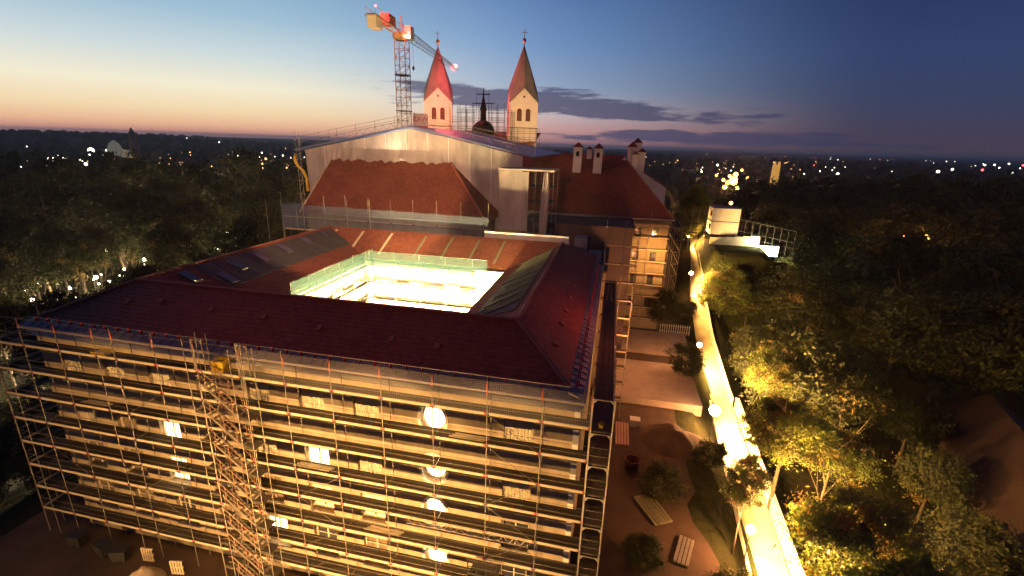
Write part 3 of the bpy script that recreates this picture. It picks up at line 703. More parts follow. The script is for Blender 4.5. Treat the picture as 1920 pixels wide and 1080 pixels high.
# ------------------------------------------------------------------ wrapped rear building
B = thing('hipped_building', (-29, 57, 0), 'tall building with a steep red hipped roof under the white wrapping', 'building')
b = MB(); b.box(-41.3,-16.2,57.6,64.3,0,20.3); part('wall', b, PLASTER, B)
slope('roof_slope', (-41.2,64.6,27.5),(-22.8,64.6,27.5),(-42.0,57,20.4),(-15.4,57,20.6), B, ROOF2)
slope('roof_slope', (-22.8,64.6,27.5),(-22.8,64.65,27.5),(-15.4,57,20.6),(-15.4,72,20.6), B, ROOF2)
ridgeline((-15.4,57,20.6),(-22.8,64.6,27.5), B, .42)
b = MB(); b.prism([(-42.1,57,20.45),(-41.95,57,20.45),(-41.1,64.6,27.6),(-41.3,64.6,27.6)], (0,0,.12)); part('verge_board', b, TOE, B)
# ------------------------------------------------------------------ temporary tent roof
T = thing('temporary_roof', (-29, 65, 19), 'wide temporary gable roof hung with white wrapping sheets over the rear building', 'temporary roof')
AP = (-28.8, 31.9)
def topz(x): return AP[1]-(AP[0]-x)*(3.4/17.2) if x < AP[0] else AP[1]-(x-AP[0])*(3.2/16.2)
edges = [-46,-42.6,-39.3,-36,-32.7,-29.5,-26.3,-23.2,-20.1,-17.0,-12.6]
for k, (x0, x1) in enumerate(zip(edges, edges[1:])):
    nx_, nz_ = 14, 30; b = MB(); g = []
    for i in range(nx_+1):
        x = x0+(x1-x0)*i/nx_
        for j in range(nz_+1):
            zt_ = topz(x); z = zt_+(18.6-zt_)*j/nz_
            w_ = .16*math.sin(math.pi*i/nx_)*math.sin(math.pi*min(1,j/nz_*1.2)) + .22*noise.noise(Vector((x*1.1, z*.45, k))) + .10*noise.noise(Vector((x*3.1, z*1.6, k+9)))
            g.append((x + (.55*j/nz_ if x0 == -46 and i == 0 else 0), 65.0-w_, z))
    for i in range(nx_):
        for j in range(nz_):
            a = i*(nz_+1)+j; b.v and None
            b.quad(g[a], g[a+1], g[a+nz_+2], g[a+nz_+1])
    part('wrapping_sheet', b, SHEET, T, True)
    if k:
        b = MB(); b.prism([(x0-.05,64.9,topz(x0)-.02),(x0+.05,64.9,topz(x0)-.02),(x0+.05,64.9,19),(x0-.05,64.9,19)], (0,-.02,0)); part('seam_tape', b, SHEETTAPE, T)
# scalloped cloth gathered on the ridge of the red roof
sc_pts = [-41.6,-39.9,-37.2,-33.2,-30.4,-26.8,-24.0]
for x0, x1 in zip(sc_pts, sc_pts[1:]):
    b = MB(); n = 12
    for i in range(n):
        u0, u1 = i/n, (i+1)/n
        f0 = lambda u: 27.75+.25*math.sin(x0)-.55*math.sin(math.pi*u)-.35*u
        for j in range(4):
            t0, t1 = j/4, (j+1)/4
            pz = lambda u, t_: 29.0+(f0(u)-29.0)*t_
            py_ = lambda u, t_: 64.78-.5*t_-.14*math.sin(u*14+x0)*t_
            b.quad((x0+(x1-x0)*u0,py_(u0,t0),pz(u0,t0)),(x0+(x1-x0)*u1,py_(u1,t0),pz(u1,t0)),(x0+(x1-x0)*u1,py_(u1,t1),pz(u1,t1)),(x0+(x1-x0)*u0,py_(u0,t1),pz(u0,t1)))
    part('cloth_skirt', b, SHEET, T, True)
for s_, xe, ze in ((-1,-47.6,28.3),(1,-11.2,28.45)):
    b = MB(); b.prism([(AP[0],64.8,AP[1]+.15),(xe,64.8,ze+.1),(xe,64.8,ze+.3),(AP[0],64.8,AP[1]+.4)], (0,33,0)); part('roof_sheet', b, ROOFSHEET, T)
    # lattice girder with guard rail on the verge
    for yv in (65.3, 97.0):
        b = MB(); n = 30
        P1 = Vector((AP[0],yv,AP[1]+.5)); P2 = Vector((xe,yv,ze+.45)); up_ = Vector((0,0,.75))
        for o_ in (Vector((0,0,0)), up_): b.bar(P1+o_, P2+o_, .035, 4)
        for k in range(n):
            a = P1.lerp(P2, k/n); c_ = P1.lerp(P2, (k+1)/n); b.bar(a+(up_ if k%2 else Vector()), c_+(Vector() if k%2 else up_), .024, 4)
        part('lattice_girder', b, STEEL, T)
    b = MB()
    for k in range(7):
        a = Vector((AP[0],66.5,AP[1]+.4)).lerp(Vector((xe,66.5,ze+.35)), k/6.); b.bar(a, a+Vector((0,0,1.9)), .03, 4)
    for h in (1.3,1.8): b.bar((AP[0],66.5,AP[1]+.4+h),(xe,66.5,ze+.35+h),.024,4)
    part('guard_rail', b, STEEL, T)
b = MB()
for x in (-47.4,-46.8): b.bar((x,65,17),(x,65,31.2),.04,5)
for z in (22,24,26,28,30): b.bar((-48.2,65,z),(-46.2,65,z),.03,4)
for k in range(6): b.bar((-47.4,65,20+1.4*k),(-46.8,65,21.4+1.4*k),.025,4)
part('support_tower', b, STEEL, T)
light('POINT', (-31.3, 67.2, 28.3), 2200, (1.0,.80,.50), size=.3, name='tent_work_lamp')
light('POINT', (-18.5, 67.5, 27.6), 60, (1.0,.80,.55), size=.2, name='tent_work_lamp')
# yellow rubble hose at the left edge
b = MB(); pts = [(-47.3,64.6,27.9),(-47.4,64.4,27.0),(-46.9,64.3,26.2),(-46.0,64.3,25.4),(-45.6,64.3,24.4),(-45.6,64.3,22.5)]
for p, q in zip(pts, pts[1:]): b.bar(p, q, .2, 8)
single('rubble_chute', b, YEL, 'curved yellow rubble hose hanging at the left edge of the white wrapping', 'hose', smooth=True, loc=pts[0])
# stair enclosure right of the tent
E_ = thing('wrapped_stair_tower', (-12,61,17), 'tall scaffold enclosure with torn plastic sheeting between the white tent and the red roof', 'scaffold')
b = MB(); b.box(-14.9,-7.6,60.6,65.5,27.0,27.25); part('cover_sheet', b, SHEET, E_)
b = MB(); n = 10
for i in range(n):
    for j in range(8):
        f = lambda i_, j_: (-14.8+3.9*i_/n, 60.6-.12*noise.noise(Vector((i_*.6,j_*.4,2))), 26.9-(7.6)*j_/8)
        b.quad(f(i,j), f(i+1,j), f(i+1,j+1), f(i,j+1))
part('plastic_sheet', b, SHEET, E_, True)
b = MB()
for i in range(6):
    for j in range(8):
        def f(i_, j_):
            t_ = j_/8; w_ = .35+.65*t_*(1.3-t_); return (-8.6+(i_/6-.5)*w_*1.7-.2*t_, 60.5-.2*math.sin(i_*1.7), 27-(8.2)*t_)
        b.quad(f(i,j), f(i+1,j), f(i+1,j+1), f(i,j+1))
part('hanging_sheet', b, SHEET, E_, True)
for x in (-14.8,-11,-10,-7.7):
    for y in (60.7,65.4): b = MB(); b.bar((x,y,12),(x,y,27.1),.035,5); part('standard', b, STEEL, E_)
for z in (19,21,23,25): b = MB(); b.box(-11,-7.8,61.5,65,z,z+.06); part('deck', b, DECK, E_)
b = MB(); b.box(-11.2,-10.9,60.65,60.7,19,26.9); part('edge_strip', b, BATTEN, E_)
# annex roofs between the wings
AN = thing('annex_building', (-3, 58, 0), 'low flat roofed annex in the dark gap behind the quadrangle', 'building')
b = MB(); b.box(-15,-.2,56.4,78,0,15.6); part('wall', b, PLASTER, AN)
b = MB(); b.box(-15.2,0,56.35,78,15.6,15.8); part('roof', b, mat('bitumen_roof', (.07,.045,.05), .9, (.12,.08,.08), .5), AN)
for x0,x1,y0,y1,h in ((-13.5,-11.2,62,64,1.6),(-10.6,-8.6,66,68.5,2.0),(-7.6,-5.5,63,65,1.4),(-5,-3.2,67,69.5,1.9),(-2.6,-1,61,63,1.1),(-12.5,-10.8,70,72,1.8)):
    b = MB(); b.box(x0,x1,y0,y1,15.8,15.8+h); part('roof_plinth', b, mat('lilac_plinth', (.32,.28,.33), .8), AN)
b = MB(); b.box(-7.5,-4.5,77.5,77.9,15.9,18.6); part('rear_screen', b, BOARD, AN)
light('POINT', (-8.2, 75.5, 18.2), 90, (1.0,.45,.18), size=.15, name='annex_lamp')

# ------------------------------------------------------------------ east building
EB = thing('east_building', (3, 80, 0), 'long cream building with a steep red hipped roof and white chimneys', 'building')
b = MB(); b.box(-13,9.2,80,96,0,19.3); b.box(-6,9.2,96,150,0,19.3); part('wall', b, PLASTER, EB)
slope('roof_slope', (-15,88,28.1),(1.6,88,28.1),(-15,79.4,19.5),(9.8,79.4,19.3), EB, ROOF2)
slope('roof_slope', (1.6,88,28.1),(1.6,150,28.1),(9.8,79.4,19.3),(9.8,150,19.3), EB, ROOF2)
slope('roof_slope', (1.6,88,28.1),(1.6,150,28.1),(-6.6,96.6,19.3),(-6.6,150,19.3), EB, ROOF2)
slope('roof_slope', (-15,88,28.1),(1.6,88,28.1),(-15,96.6,19.3),(-6.6,96.6,19.3), EB, ROOF2)
b = MB(); b.prism([(-15,79.4,19.3),(-15,96.6,19.3),(-15,88,28.1)], (.2,0,0)); part('gable', b, PLASTER_W, EB)
ridgeline((9.8,79.4,19.35),(1.6,88,28.1), EB, .45); 
for y, w_ in ((92,1.8),(98.5,1.8),(105,1.8)):
    d = MB(); d.prism([(2.2,y,27.3),(9.2,y,19.95),(9.2,y,23.3)], (0,.12,0)); d.prism([(2.2,y+4.2,27.3),(9.2,y+4.2,19.95),(9.2,y+4.2,23.3)], (0,.12,0)); d.box(9.1,9.2,y+.12,y+4.2,20.0,23.25)
    w = part('dormer', d, PLASTER_W, EB)
    d = MB(); d.prism([(2.1,y-.15,27.45),(9.4,y-.15,23.25),(9.4,y+4.5,23.25),(2.1,y+4.5,27.45)], (0,0,.12)); part('dormer_roof', d, ROOF2, w)
b = MB(); b.box(-13,9.85,79.2,79.42,19.15,19.35); b.box(9.82,10,79.4,150,19.15,19.3); part('gutter', b, ZINC, EB)
for x in (4.4,7.2):
    for z in (4,8,12,16):
        b = MB(); b.box(x-.5,x+.5,79.93,79.995,z,z+1.7); part('window', b, GLASSD, EB)
def chimney(x, y, z0, z1, w, arch=True):
    b = MB(); b.box(x-w/2,x+w/2,y-w/2,y+w/2,z0,z1); c_ = part('chimney', b, PLASTER_W, EB)
    b = MB(); b.box(x-w/2-.12,x+w/2+.12,y-w/2-.12,y+w/2+.12,z1+.002,z1+.14); part('cap_slab', b, PLASTER_W, c_)
    b = MB(); q_ = w/2+.22; z2 = z1+.142
    for a, bq in (((-q_,-q_),(q_,-q_)),((q_,-q_),(q_,q_)),((q_,q_),(-q_,q_)),((-q_,q_),(-q_,-q_))): b.poly(((x+a[0],y+a[1],z2),(x+bq[0],y+bq[1],z2),(x,y,z2+.95*w/1.5)))
    b.quad((x-q_,y-q_,z2),(x-q_,y+q_,z2),(x+q_,y+q_,z2),(x+q_,y-q_,z2)); part('cap_roof', b, ROOF2, c_)
    if arch:
        b = MB(); n = 8; r_ = .27; zc = z1-.75
        pts = [(x-r_,y-w/2-.02,zc-.6),(x+r_,y-w/2-.02,zc-.6)]+[(x+r_*math.cos(math.pi*k/n),y-w/2-.02,zc+r_*math.sin(math.pi*k/n)) for k in range(n+1)]
        b.prism(pts, (0,.015,0)); part('flue_opening', b, mat('opening_shade', (.01,.01,.01)), c_)  # black plate stands for the shade inside the flue
chimney(-6.9,86.4,25.2,29.9,1.45); chimney(-3.35,86.4,25.2,29.8,1.45); chimney(-5.3,93,26,29.6,.9,False)
chimney(2.4,89.5,26.5,30.2,1.5,False); chimney(3.3,92,26.0,31.0,1.4,False); chimney(3.0,87.6,26.0,29.0,.9,False); chimney(4.2,90.6,25,29.4,1.2,False)
FR = thing('rear_wing', (-8,112,0), 'darker red roofed wing beyond the two large chimneys', 'building')
b = MB(); b.box(-30,-6.7,112,124,0,22); part('wall', b, PLASTER, FR)
slope('roof_slope', (-30,118,28.4),(1.5,118,28.4),(-30,111.5,22),(1.5,111.5,22), FR, ROOF2)
b = MB(); b.box(-13.5,3.2,70.5,79.1,0,18.9); part('rear_block', b, mat('dark_render', (.10,.07,.07), .9, (.16,.11,.10), .4), AN)
b = MB(); b.box(-13.7,3.4,70.3,79.15,18.902,19.05); part('roof', b, MATS['bitumen_roof'], AN)
# scaffolds of the east building
S12 = scaffold('stepped_scaffold', (-.4,49.9,0), 0, [0,1.9,3.3], [2.2+2*k for k in range(10)], 1.0, 23.0, 'upright scaffold tower rising beside the rear end of the right wing', rails=2)
for j in (5,7,3): brace(S12, 1.9, 2.2+2*j, 3.3, 4.2+2*j)
S13 = scaffold('front_scaffold', (2.9,78.6,0), 0, [0,3.2,6.4], [2.2+2.0*k for k in range(9)], 1.1, 21.0, 'scaffold over the lit narrow front of the building with the white chimneys', rails=2)
S14 = scaffold('flank_scaffold', (11.2,79,0), math.pi/2, [0,2.57,5.14,7.7,10.3,13,16,19,22], [2.2+2.0*k for k in range(9)], 1.1, 21.6, 'scaffold running back along the flank of the building with the white chimneys', rails=2)
light('SPOT', (7.5, 70.5, 15), 11000, (1.0,.46,.12), (7.2,80,12.5), .3, 70, 1.0, name='gable_lamp')

# ------------------------------------------------------------------ church towers
def tower(name, cx_, cy_, label):
    C_ = thing(name, (cx_, cy_, 0), label, 'church tower', 'twin church towers', rz=R(18)); h = 3.75; zc, zp, zt = 40.6, 44.2, 55.2
    b = MB(); b.box(-h,h,-h,h,0,zc)
    for (ax, s_) in (('y',-1),('y',1),('x',-1),('x',1)):
        if ax == 'y': b.prism([(-h,s_*h,zc),(h,s_*h,zc),(0,s_*h,zp)], (0,-s_*.3,0))
        else: b.prism([(s_*h,-h,zc),(s_*h,h,zc),(s_*h,0,zp)], (-s_*.3,0,0))
    lpart('shaft', b, mat('church_render', (.78,.72,.58), .9, (.70,.64,.52), .5), C_)
    # helm: a diamond over every corner
    b = MB(); g = h+.12
    for sx_, sy_ in ((1,-1),(1,1),(-1,1),(-1,-1)):
        c_ = Vector((sx_*g, sy_*g, zc-.1)); p1 = Vector((sx_*g,0,zp+.05)); p2 = Vector((0,sy_*g,zp+.05)); top = Vector((0,0,zt))
        b.poly((top, p1, c_)); b.poly((top, c_, p2)); 
    lpart('spire', b, SPIRE, C_)
    for s_ in (-1,1):
        b = MB(); n = 10; x = s_*1.15; r_ = .62
        pts = [(x-r_,-h-.03,36.1),(x+r_,-h-.03,36.1)]+[(x+r_*math.cos(math.pi*k/n),-h-.03,38.6+r_*math.sin(math.pi*k/n)) for k in range(n+1)]
        b.prism(pts, (0,.025,0)); w = lpart('belfry_opening', b, mat('belfry_louvre', (.09,.035,.02), .8), C_)
        b = MB(); b.bar((x,-h-.08,36.1),(x,-h-.08,38.7),.06,6)
        for k in range(8): b.box(x-r_+.05,x+r_-.05,-h-.09,-h-.04,36.3+.3*k,36.38+.3*k)
        lpart('louvre', b, mat('louvre_wood', (.16,.07,.04), .8), w)
    b = MB(); b.box(-.22,.22,-h-.02,-h+.01,41.9,42.4); lpart('gable_opening', b, mat('opening_shade', (.01,.01,.01)), C_)  # black plate stands for the shade inside the gable opening
    b = MB(); b.lathe((0,0,zt-.3), [(.16,0),(.1,.5),(.42,.9),(.5,1.2),(.42,1.5),(.08,1.9)], 10); lpart('finial_ball', b, mat('gilded', (.6,.35,.12), .35, metal=.8), C_, True)
    b = MB(); b.bar((0,0,zt+1.5),(0,0,zt+3.6),.07,5); b.bar((-.75,0,zt+2.8),(.75,0,zt+2.8),.07,5); lpart('cross', b, mat('gilded', (.6,.35,.12), .35, metal=.8), C_)
    b = MB(); b.box(-h-.1,h+.1,-h-.1,-h-.003,34.3,34.5); lpart('string_course', b, DARKM, C_)
    return C_
tower('church_tower', -50.4, 133.2, 'church tower with its spire glowing red beside the crane jib'); tower('church_tower', -26.5, 133.2, 'church tower with a grey spire and scaffold at its foot, away from the crane')
b = MB(); b.box(-52,-22,120,165,0,28); n_ = thing('church_nave', (-37,130,0), 'church nave roof between and below the twin towers', 'church'); part('wall', b, PLASTER, n_)
slope('roof_slope', (-52,140,33.5),(-22,140,33.5),(-52,119,28),(-22,119,28), n_, ROOF2)
DM = thing('cupola', (-32.3,115,28), 'dark onion cupola with a slender lantern behind the scaffold tubes', 'cupola')
b = MB(); b.lathe((-32.3,115,0), [(2.5,20),(2.5,32.3)], 16); part('drum', b, PLASTER, DM)
b = MB(); b.lathe((-32.3,115,32.3), [(2.7,0),(2.75,.8),(2.4,1.9),(1.6,2.7),(.75,3.1)], 20); part('dome', b, mat('copper_dome', (.05,.026,.02), .7, (.08,.04,.026), 1.5), DM, True)
b = MB(); b.lathe((-32.3,115,35.4), [(.75,0),(.7,2.2),(.95,2.3),(.55,3.6),(.22,5.3),(.05,7.3)], 10); part('lantern', b, mat('copper_dome', (.2,.1,.06), .6), DM, True)
S15 = scaffold('cupola_scaffold', (-40.0,112.6,30), 0, [0,2,4,6,9.6,11.6,13.4], [31,33,35,37], .9, 38.6, 'open scaffold of thin tubes standing round the dark cupola', dark=True, zbase=28, rails=2, toe=False, skip=((3,3),(3,2),(0,3)))
S16 = scaffold('cupola_scaffold', (-39.0,117.6,30), 0, [0,1.6,3.2,4.8,6.4,8,9.6,11.2,12.8], [31,33,35,37], .9, 39.6, 'second layer of thin tubes behind the dark cupola', dark=True, zbase=28, rails=2, toe=False, decks=False, coup=False)
b = MB()
for z, w_ in ((39.2,2.6),(41.2,1.5)): b.box(-32.3-w_,-32.3+w_,114.2,115.8,z,z+.1)
for x in (-1.5,1.5): b.bar((-32.3+x,114.3,36),(-32.3+x,114.3,42.2),.04,4)
part('lantern_platform', b, DECK, DM)
S17 = scaffold('tower_scaffold', (-29.4,126.5,28), R(10), [0,1.6,3.2,4.8,6.4,8,9], [29,31,33], .9, 34.4, 'scaffold at the foot of the right hand church tower', dark=True, zbase=26, rails=2, toe=False, coup=False)
b = MB(); b.bar((-27.6,126.3,29),(-27.6,126.3,38.2),.05,4); b.bar((-27.0,126.3,29),(-27.0,126.3,38.2),.05,4)
for k in range(24): b.bar((-27.6,126.3,29.2+.38*k),(-27.0,126.3,29.2+.38*k),.05,4)
single('access_ladder', b, DARKM, 'long dark ladder leaning upright on the front of the grey spired tower', 'ladder', loc=(-27.3,126.3,29))

# ------------------------------------------------------------------ crane
K = thing('tower_crane', (-37.6,84,0), 'yellow tower crane with a red lamp on its jib tip above the white tent', 'crane')
mx, my, mw = -38.4, 84.0, .95
light('SPOT', (-30, 62, 33), 13000, (1.0,.62,.34), (-37.5,74,48), .3, 50, .6, name='crane_flood')
b = MB()
for sx_ in (-1,1):
    for sy_ in (-1,1): b.bar((mx+sx_*mw,my+sy_*mw,0),(mx+sx_*mw,my+sy_*mw,46.8),.075,5)
z = 22.0; k = 0
while z < 46.5:
    for sy_ in (-1,1):
        b.bar((mx-mw,my+sy_*mw,z),(mx+mw,my+sy_*mw,z),.045,4); s_ = 1 if k%2 else -1; b.bar((mx-s_*mw,my+sy_*mw,z),(mx+s_*mw,my+sy_*mw,z+1.3),.04,4)
    for sx_ in (-1,1):
        b.bar((mx+sx_*mw,my-mw,z),(mx+sx_*mw,my+mw,z),.045,4); s_ = 1 if k%2 else -1; b.bar((mx+sx_*mw,my-s_*mw,z),(mx+sx_*mw,my+s_*mw,z+1.3),.04,4)
    z += 1.3; k += 1
part('mast', b, CRANE, K)
b = MB()
for z in (29.5,35.3,41.2): b.box(mx-mw-.15,mx+mw+.15,my-mw-.15,my+mw+.15,z,z+.12)
part('mast_platform', b, DARKM, K)
tip = Vector((-42.0,123.5,47.7)); base_ = Vector((mx,my,47.7)); jd = (tip-base_); jd.z = 0; jl = jd.length; jd.normalize(); js = Vector((-jd.y, jd.x, 0))
b = MB(); b.lathe((mx,my,46.8), [(1.0,0),(1.5,.3),(1.5,.9),(1.1,1.2)], 12); part('slewing_ring', b, CRANE, K)
b = MB(); n = 17
for k in range(n):
    t0, t1 = k/n, (k+1)/n; h0, h1 = 1.7-1.0*t0, 1.7-1.0*t1
    A_ = base_+jd*(jl*t0); B_ = base_+jd*(jl*t1)
    for s_ in (-.6,.6): b.bar(A_+js*s_, B_+js*s_, .06, 4)
    b.bar(A_+Vector((0,0,h0)), B_+Vector((0,0,h1)), .07, 4)
    for s_ in (-.6,.6): b.bar(A_+js*s_, A_+Vector((0,0,h0)), .028, 4); b.bar(A_+Vector((0,0,h0)), B_+js*s_, .028, 4)
    b.bar(A_-js*.6, B_+js*.6, .03, 4)
part('jib', b, CRANE, K)
b = MB(); cj = base_-jd*13
for s_ in (-.8,.8): b.bar(base_+js*s_, cj+js*s_, .14, 4); b.bar(base_+js*s_+Vector((0,0,1.1)), cj+js*s_+Vector((0,0,1.1)), .035, 4)
for k in range(8): a = base_-jd*(13*k/7); b.bar(a+js*.8, a-js*.8, .06, 4); b.bar(a+js*.8, a+js*.8+Vector((0,0,1.1)), .03, 4); b.bar(a-js*.8, a-js*.8+Vector((0,0,1.1)), .03, 4)
part('counter_jib', b, CRANE, K)
def obox(b, c_, u, v_, w_, a, d, e_):
    c_ = Vector(c_); p = [c_+u*sa*a+v_*sd*d-w_*e_ for sa, sd in ((-1,-1),(1,-1),(1,1),(-1,1))]; b.prism(p, w_*2*e_)
UPV = Vector((0,0,1))
for k in range(4):
    b = MB(); obox(b, cj+jd*(.5+k*.62)-Vector((0,0,.6)), jd, js, UPV, .28, .7, .9); part('counterweight', b, COUNTER, K)
b = MB(); obox(b, base_-jd*6+Vector((0,0,.9)), jd, js, UPV, 1.5, .7, .7); part('winch_house', b, mat('winch_red', (.45,.10,.08), .6), K)
b = MB(); obox(b, base_+jd*.2+js*-1.3+Vector((0,0,.3)), jd, js, UPV, .9, .6, 1.0); cab = part('operator_cab', b, WHITEP, K)
b = MB(); obox(b, base_+jd*1.13+js*-1.3+Vector((0,0,.4)), jd, js, UPV, .02, .5, .7); part('cab_window', b, GLASSD, cab)
b = MB(); 
for a in (-1,1): b.bar(base_+js*.5*a, base_+Vector((0,0,3.0)), .07, 4)
part('tower_head', b, CRANE, K)
b = MB(); hp = base_+jd*6; b.bar(hp, (hp.x,hp.y,43.6), .02, 4); b.lathe((hp.x,hp.y,42.9), [(.05,.8),(.22,.6),(.22,.2),(.1,0)], 8); part('hook_block', b, DARKM, K)
b = MB(); b.lathe((tip.x,tip.y,tip.z+.9), [(.01,-.42),(.3,-.3),(.42,0),(.3,.3),(.01,.42)], 12); part('beacon', b, REDL, K, True)
light('POINT', (tip.x, tip.y-.7, tip.z+.9), 26000, (1.0,.10,.10), size=.4, name='beacon_lamp')
light('POINT', (mx-1.0, my-9.5, 51.5), 6000, (1.0,.12,.12), size=.3, name='beacon_lamp')
light('POINT', (mx+1.4, my-1, 47.2), 500, (1.0,.12,.12), size=.3, name='beacon_lamp')
b = MB(); b.lathe((mx-1.0,my-7.0,50.4), [(.01,-.2),(.2,0),(.01,.2)], 8); part('beacon', b, REDL, K, True)
# company board at the mast
SG = thing('crane_sign', (-34.6,82.4,32.6), 'white board with red lettering and red lower edge beside the crane mast', 'sign')
b = MB(); b.box(-36.0,-33.2,82.3,82.4,32.8,34.9); part('sign_board', b, mat('sign_white', (.72,.62,.55), .6), SG)
b = MB(); b.box(-36.0,-33.2,82.27,82.3,32.5,32.8); part('sign_edge', b, REDP, SG)
cu_ = bpy.data.curves.new('lettering', 'FONT'); cu_.body = 'RAW'; cu_.size = 1.25; cu_.extrude = .01; cu_.align_x = 'CENTER'
tmp_ = bpy.data.objects.new('tmp_text', cu_); COL.objects.link(tmp_); bpy.context.view_layer.update()
lme = bpy.data.meshes.new_from_object(tmp_.evaluated_get(bpy.context.evaluated_depsgraph_get())); bpy.data.objects.remove(tmp_); lme.materials.clear(); lme.materials.append(REDP)
inst('lettering', lme, SG, (0,-.135,.95), rot=(math.pi/2,0,0))

# ------------------------------------------------------------------ slabs, huts and things in the right yard
def slab(x0, x1, y0, y1, z, label):
    b = MB(); b.box(x0,x1,y0,y1,-.5,z); single('terrace_slab', b, PINKC, label, 'terrace', kind='structure', loc=((x0+x1)/2,(y0+y1)/2,0))
slab(2.2,12.6,53.4,64.4,.9,'pale flat terrace slab between the right wing and the lit path')
slab(3.2,13.6,69,77.5,.6,'second flat terrace slab farther up beside the lit path')
F_ = thing('site_fence', (9.5,78.2,.1), 'short run of white picket fence beyond the terrace slabs', 'fence')
for k in range(14): b = MB(); b.box(9.6+k*.36,9.72+k*.36,78,78.05,.1,2.0); part('picket', b, PLASTER_W, F_)
for z in (.6,1.6): b = MB(); b.box(9.5,14.5,78.06,78.1,z,z+.08); part('rail', b, PLASTER_W, F_)
def plank_stack(name, x, y, z, n, L, col_, label, cat, rz=0):
    r = thing(name, (x,y,z), label, cat, rz=rz)
    for k in range(n): b = MB(); b.box(-.7+k*.3,-.48+k*.3,-L/2,L/2,0,.16); lpart('plank', b, col_, r)
plank_stack('plank_stack', 3.2, 46.5, .05, 5, 4.2, mat('pinkish_board', (.45,.25,.22), .8), 'row of long pale planks on the ground beside the right flank', 'plank stack')
plank_stack('timber_stack', 5.6, 35.5, .05, 6, 3.4, BATTEN, 'stack of dark timbers on the yard between two shrubs', 'timber stack', .5)
plank_stack('timber_stack', 8.0, 31.5, .05, 4, 2.8, STEEL, 'row of grey scaffold tubes stored on the bare yard near the kerb', 'tube stack', -.3)
b = MB(); b.box(-.5,.5,-.4,.4,0,.8); b.box(-.56,.56,-.46,.46,.8,.87)
o = single('site_box', b, WHITEP, 'small white lidded box standing on the dirt right of the scaffold', 'box'); o.location = (4.6,48.6,.03)
BIN = thing('rubble_tub', (4.1,41,.03), 'dull red tub standing by the scaffold foot', 'tub'); b = MB(); b.lathe((0,0,0), [(.01,0),(.55,0),(.75,.9),(.68,.9),(.5,.08)], 14); lpart('shell', b, mat('dull_red_tub', (.14,.03,.02), .8), BIN, True); b = MB(); b.lathe((0,0,.9), [(.68,0),(.79,0),(.79,.07),(.68,.07)], 14); lpart('rim', b, MATS['dull_red_tub'], BIN)
# mounds of spoil
def mound(x, y, rx, ry, h, label, m_=GROUND, seed=0):
    b = MB(); n, mr = 26, 10; i = len(b.v)
    for j in range(mr+1):
        t_ = j/mr
        for k in range(n):
            a = 2*math.pi*k/n; q_ = 1+.25*noise.noise(Vector((math.cos(a)*1.5,math.sin(a)*1.5,seed)))
            b.v.append((x+rx*t_*q_*math.cos(a), y+ry*t_*q_*math.sin(a), h*(1-t_**1.7)*(1+.3*noise.noise(Vector((x+t_*3*math.cos(a),y+t_*3*math.sin(a),seed+.5))))-.02))
    for j in range(mr):
        for k in range(n): l = (k+1)%n; b.f.append((j*n+k,j*n+l,(j+1)*n+l,(j+1)*n+k)); b.m.append(0)
    single('spoil_mound', b, m_, label, 'mound', smooth=True, loc=(x,y,0))
mound(8.5,46.5,3.4,3.0,1.6,'long heap of earth below the terrace slab beside the path', seed=2)
mound(-29.9,19.6,1.5,1.1,1.1,'rounded pale heap under a cover sheet at the foot of the scaffold', mat('dusty_cover', (.34,.26,.20), .9, (.24,.18,.13), 2, .6), 5)
mound(-18.4,19.2,2.6,1.4,.9,'rubble heap below the stair tower foot', CONC, 8)
# pallets
def pallet(x, y, rz, upright, label):
    r = thing('pallet', (x,y,.03), label, 'pallet', rz=rz)
    for k in range(5):
        b = MB(); 
        if upright: b.box(-.4+k*.19,-.28+k*.19,0,.03,0,1.2)
        else: b.box(-.4+k*.19,-.28+k*.19,-.6,.6,.12,.145)
        lpart('slat', b, TOE, r)
    for k in range(3):
        b = MB()
        if upright: b.box(-.4,.48,.031,.12,.02+k*.52,.12+k*.52)
        else: b.box(-.4,.48,-.6+k*.54,-.5+k*.54,0,.118)
        lpart('bearer', b, TOE, r)
pallet(-28.2,20.6,.2,True,'wooden pallet leaning upright right of the covered heap'); pallet(-31.2,21.0,.1,True,'slatted frame standing left of the covered heap'); pallet(-26.6,18.9,.5,False,'pallet lying flat in the weeds below the stair')
# wheelbarrow-like dark bins under the scaffold at left
def skip_bin(x, y, rz, label):
    r = thing('waste_bin', (x,y,.03), label, 'bin', rz=rz)
    b = MB(); b.prism([(-.45,-.35,.15),(.45,-.35,.15),(.55,-.4,.95),(-.55,-.4,.95)], (0,.75,0)); lpart('body', b, DARKM, r)
    b = MB(); b.box(-.58,.58,-.43,.38,.96,1.02); lpart('lid', b, mat('bin_lid', (.03,.03,.035), .5), r)
    for x_ in (-.36,.36):
        for y_ in (-.24,.24): b = MB(); b.bar((x_-.05,y_,.1),(x_+.05,y_,.1),.1,8); lpart('wheel', b, DARKM, r)
skip_bin(-37.6,21.0,.1,'dark wheeled bin under the lowest deck, first at the left corner'); skip_bin(-34.9,20.8,-.2,'dark wheeled bin under the lowest deck, second from the left corner'); skip_bin(-33.2,20.7,.3,'dark wheeled bin with pale marks under the lowest deck, third from the corner')
